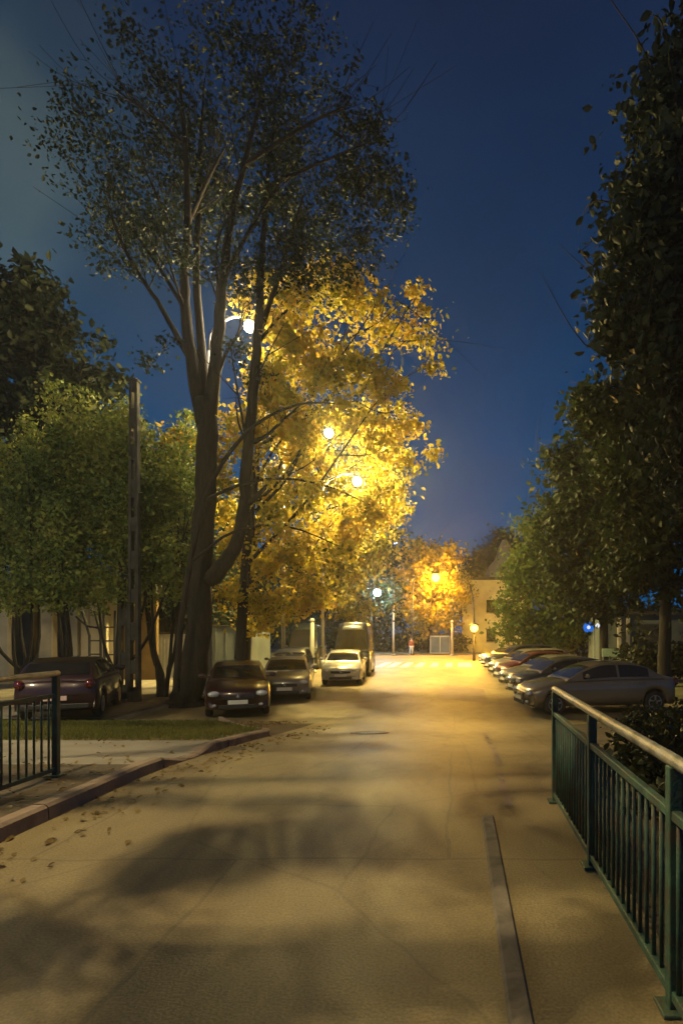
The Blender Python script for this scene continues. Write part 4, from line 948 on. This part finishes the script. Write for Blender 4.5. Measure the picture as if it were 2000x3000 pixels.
k = (Y < 6.9) | (Y > 8.8) | (X > -3.7) | (RNG.random(len(X)) < .15); X, Y = X[k], Y[k]; n = len(X)
Z = np.array([(pz(x, y) if x < -3.83 else gz(y))+.012 for x, y in zip(X, Y)])
ang = RNG.uniform(0, 6.28, n); s = RNG.uniform(.02, .042, (n, 1))
A = np.stack([np.cos(ang), np.sin(ang), RNG.normal(0, .25, n)], 1)*s; B = np.stack([-np.sin(ang), np.cos(ang), RNG.normal(0, .25, n)], 1)*s*.6
tag(quads_object('fallen_leaves', np.stack([X, Y, Z], 1), A, B, leafmat('fallen_leaf', [(.08, .05, .02), (.2, .13, .04), (.3, .2, .06)], .2)), kind='stuff')

# ------------------------------------------------------------ haze
HAZE = .0009
m, nt, out = new_mat('haze_air'); v = N(nt, 'ShaderNodeVolumePrincipled'); v.inputs['Color'].default_value = (.9, .93, 1, 1)
v.inputs['Density'].default_value = HAZE; v.inputs['Anisotropy'].default_value = .72
nt.links.new(v.outputs[0], out.inputs['Volume'])
h = MB(); h.box((0, 47, 14.2), (150, 130, 30.4)); tag(h.build('haze', m), kind='stuff')

# ------------------------------------------------------------ sky
w = bpy.data.worlds.new('World'); S.world = w; w.use_nodes = True; nt = w.node_tree; nt.nodes.clear(); L = nt.links.new
out = N(nt, 'ShaderNodeOutputWorld'); bg = N(nt, 'ShaderNodeBackground'); bg.inputs['Strength'].default_value = 1.08
tc = N(nt, 'ShaderNodeTexCoord'); sx = N(nt, 'ShaderNodeSeparateXYZ'); L(tc.outputs['Generated'], sx.inputs[0])
r = ramp(nt, [(0, (.0, .050, .15)), (.12, (.0, .055, .155)), (.3, (.0, .036, .112)), (.5, (.003, .022, .066)), (.8, (.006, .011, .032))]); L(sx.outputs['Z'], r.inputs[0])
# town glow, greenish, up on the left
dt = N(nt, 'ShaderNodeVectorMath', operation='DOT_PRODUCT'); L(tc.outputs['Generated'], dt.inputs[0])
dv = Vector(((-40-VX)/F, 1, (VY-480)/F)).normalized(); dt.inputs[1].default_value = dv
nz = N(nt, 'ShaderNodeTexNoise'); nz.inputs['Scale'].default_value = 3; nz.inputs['Detail'].default_value = 3; L(tc.outputs['Generated'], nz.inputs['Vector'])
ad = N(nt, 'ShaderNodeMath', operation='MULTIPLY_ADD'); L(nz.outputs['Fac'], ad.inputs[0]); ad.inputs[1].default_value = .06; L(dt.outputs['Value'], ad.inputs[2])
r2 = ramp(nt, [(.952, (0, 0, 0)), (.99, (.010, .014, .002)), (1.0, (.035, .042, .014))]); 
sub = N(nt, 'ShaderNodeMath', operation='SUBTRACT'); L(ad.outputs[0], sub.inputs[0]); sub.inputs[1].default_value = .03; L(sub.outputs[0], r2.inputs[0])
mx = N(nt, 'ShaderNodeMix', data_type='RGBA', blend_type='ADD'); mx.inputs[0].default_value = 1; L(r.outputs[0], mx.inputs[6]); L(r2.outputs[0], mx.inputs[7])
nv = N(nt, 'ShaderNodeTexNoise'); nv.inputs['Scale'].default_value = 2.2; nv.inputs['Detail'].default_value = 6; nv.inputs['Roughness'].default_value = .6; L(tc.outputs['Generated'], nv.inputs['Vector'])
rv = ramp(nt, [(.3, (.78, .80, .84)), (.7, (1.2, 1.18, 1.14))]); L(nv.outputs['Fac'], rv.inputs[0])
mv = N(nt, 'ShaderNodeMix', data_type='RGBA', blend_type='MULTIPLY'); mv.inputs[0].default_value = 1; L(mx.outputs[2], mv.inputs[6]); L(rv.outputs[0], mv.inputs[7]); mx = mv
L(mx.outputs[2], bg.inputs[0]); L(bg.outputs[0], out.inputs[0])

# ------------------------------------------------------------ camera and render
cam = bpy.data.cameras.new('camera'); co = bpy.data.objects.new('camera', cam); COL.objects.link(co); S.camera = co
co.location = (0, 0, EYE); co.rotation_euler = (R(90), 0, 0)
cam.sensor_fit = 'VERTICAL'; cam.sensor_height = 36; cam.lens = F/2352*36; cam.shift_x = (784-VX)/2352; cam.shift_y = (VY-1176)/2352
cam.clip_end = 3000; cam.clip_start = .05
S.view_settings.view_transform = 'Standard'; S.view_settings.look = 'None'; S.view_settings.exposure = .32; S.view_settings.gamma = 1
S.render.engine = 'CYCLES'; cy = S.cycles
cy.use_denoising = True
try: cy.denoiser = 'OPENIMAGEDENOISE'
except Exception: pass
cy.max_bounces = 6; cy.diffuse_bounces = 3; cy.glossy_bounces = 3; cy.transmission_bounces = 3; cy.volume_bounces = 1; cy.transparent_max_bounces = 4
cy.sample_clamp_indirect = 4; cy.sample_clamp_direct = 0; cy.use_light_tree = True
cy.caustics_reflective = False; cy.caustics_refractive = False
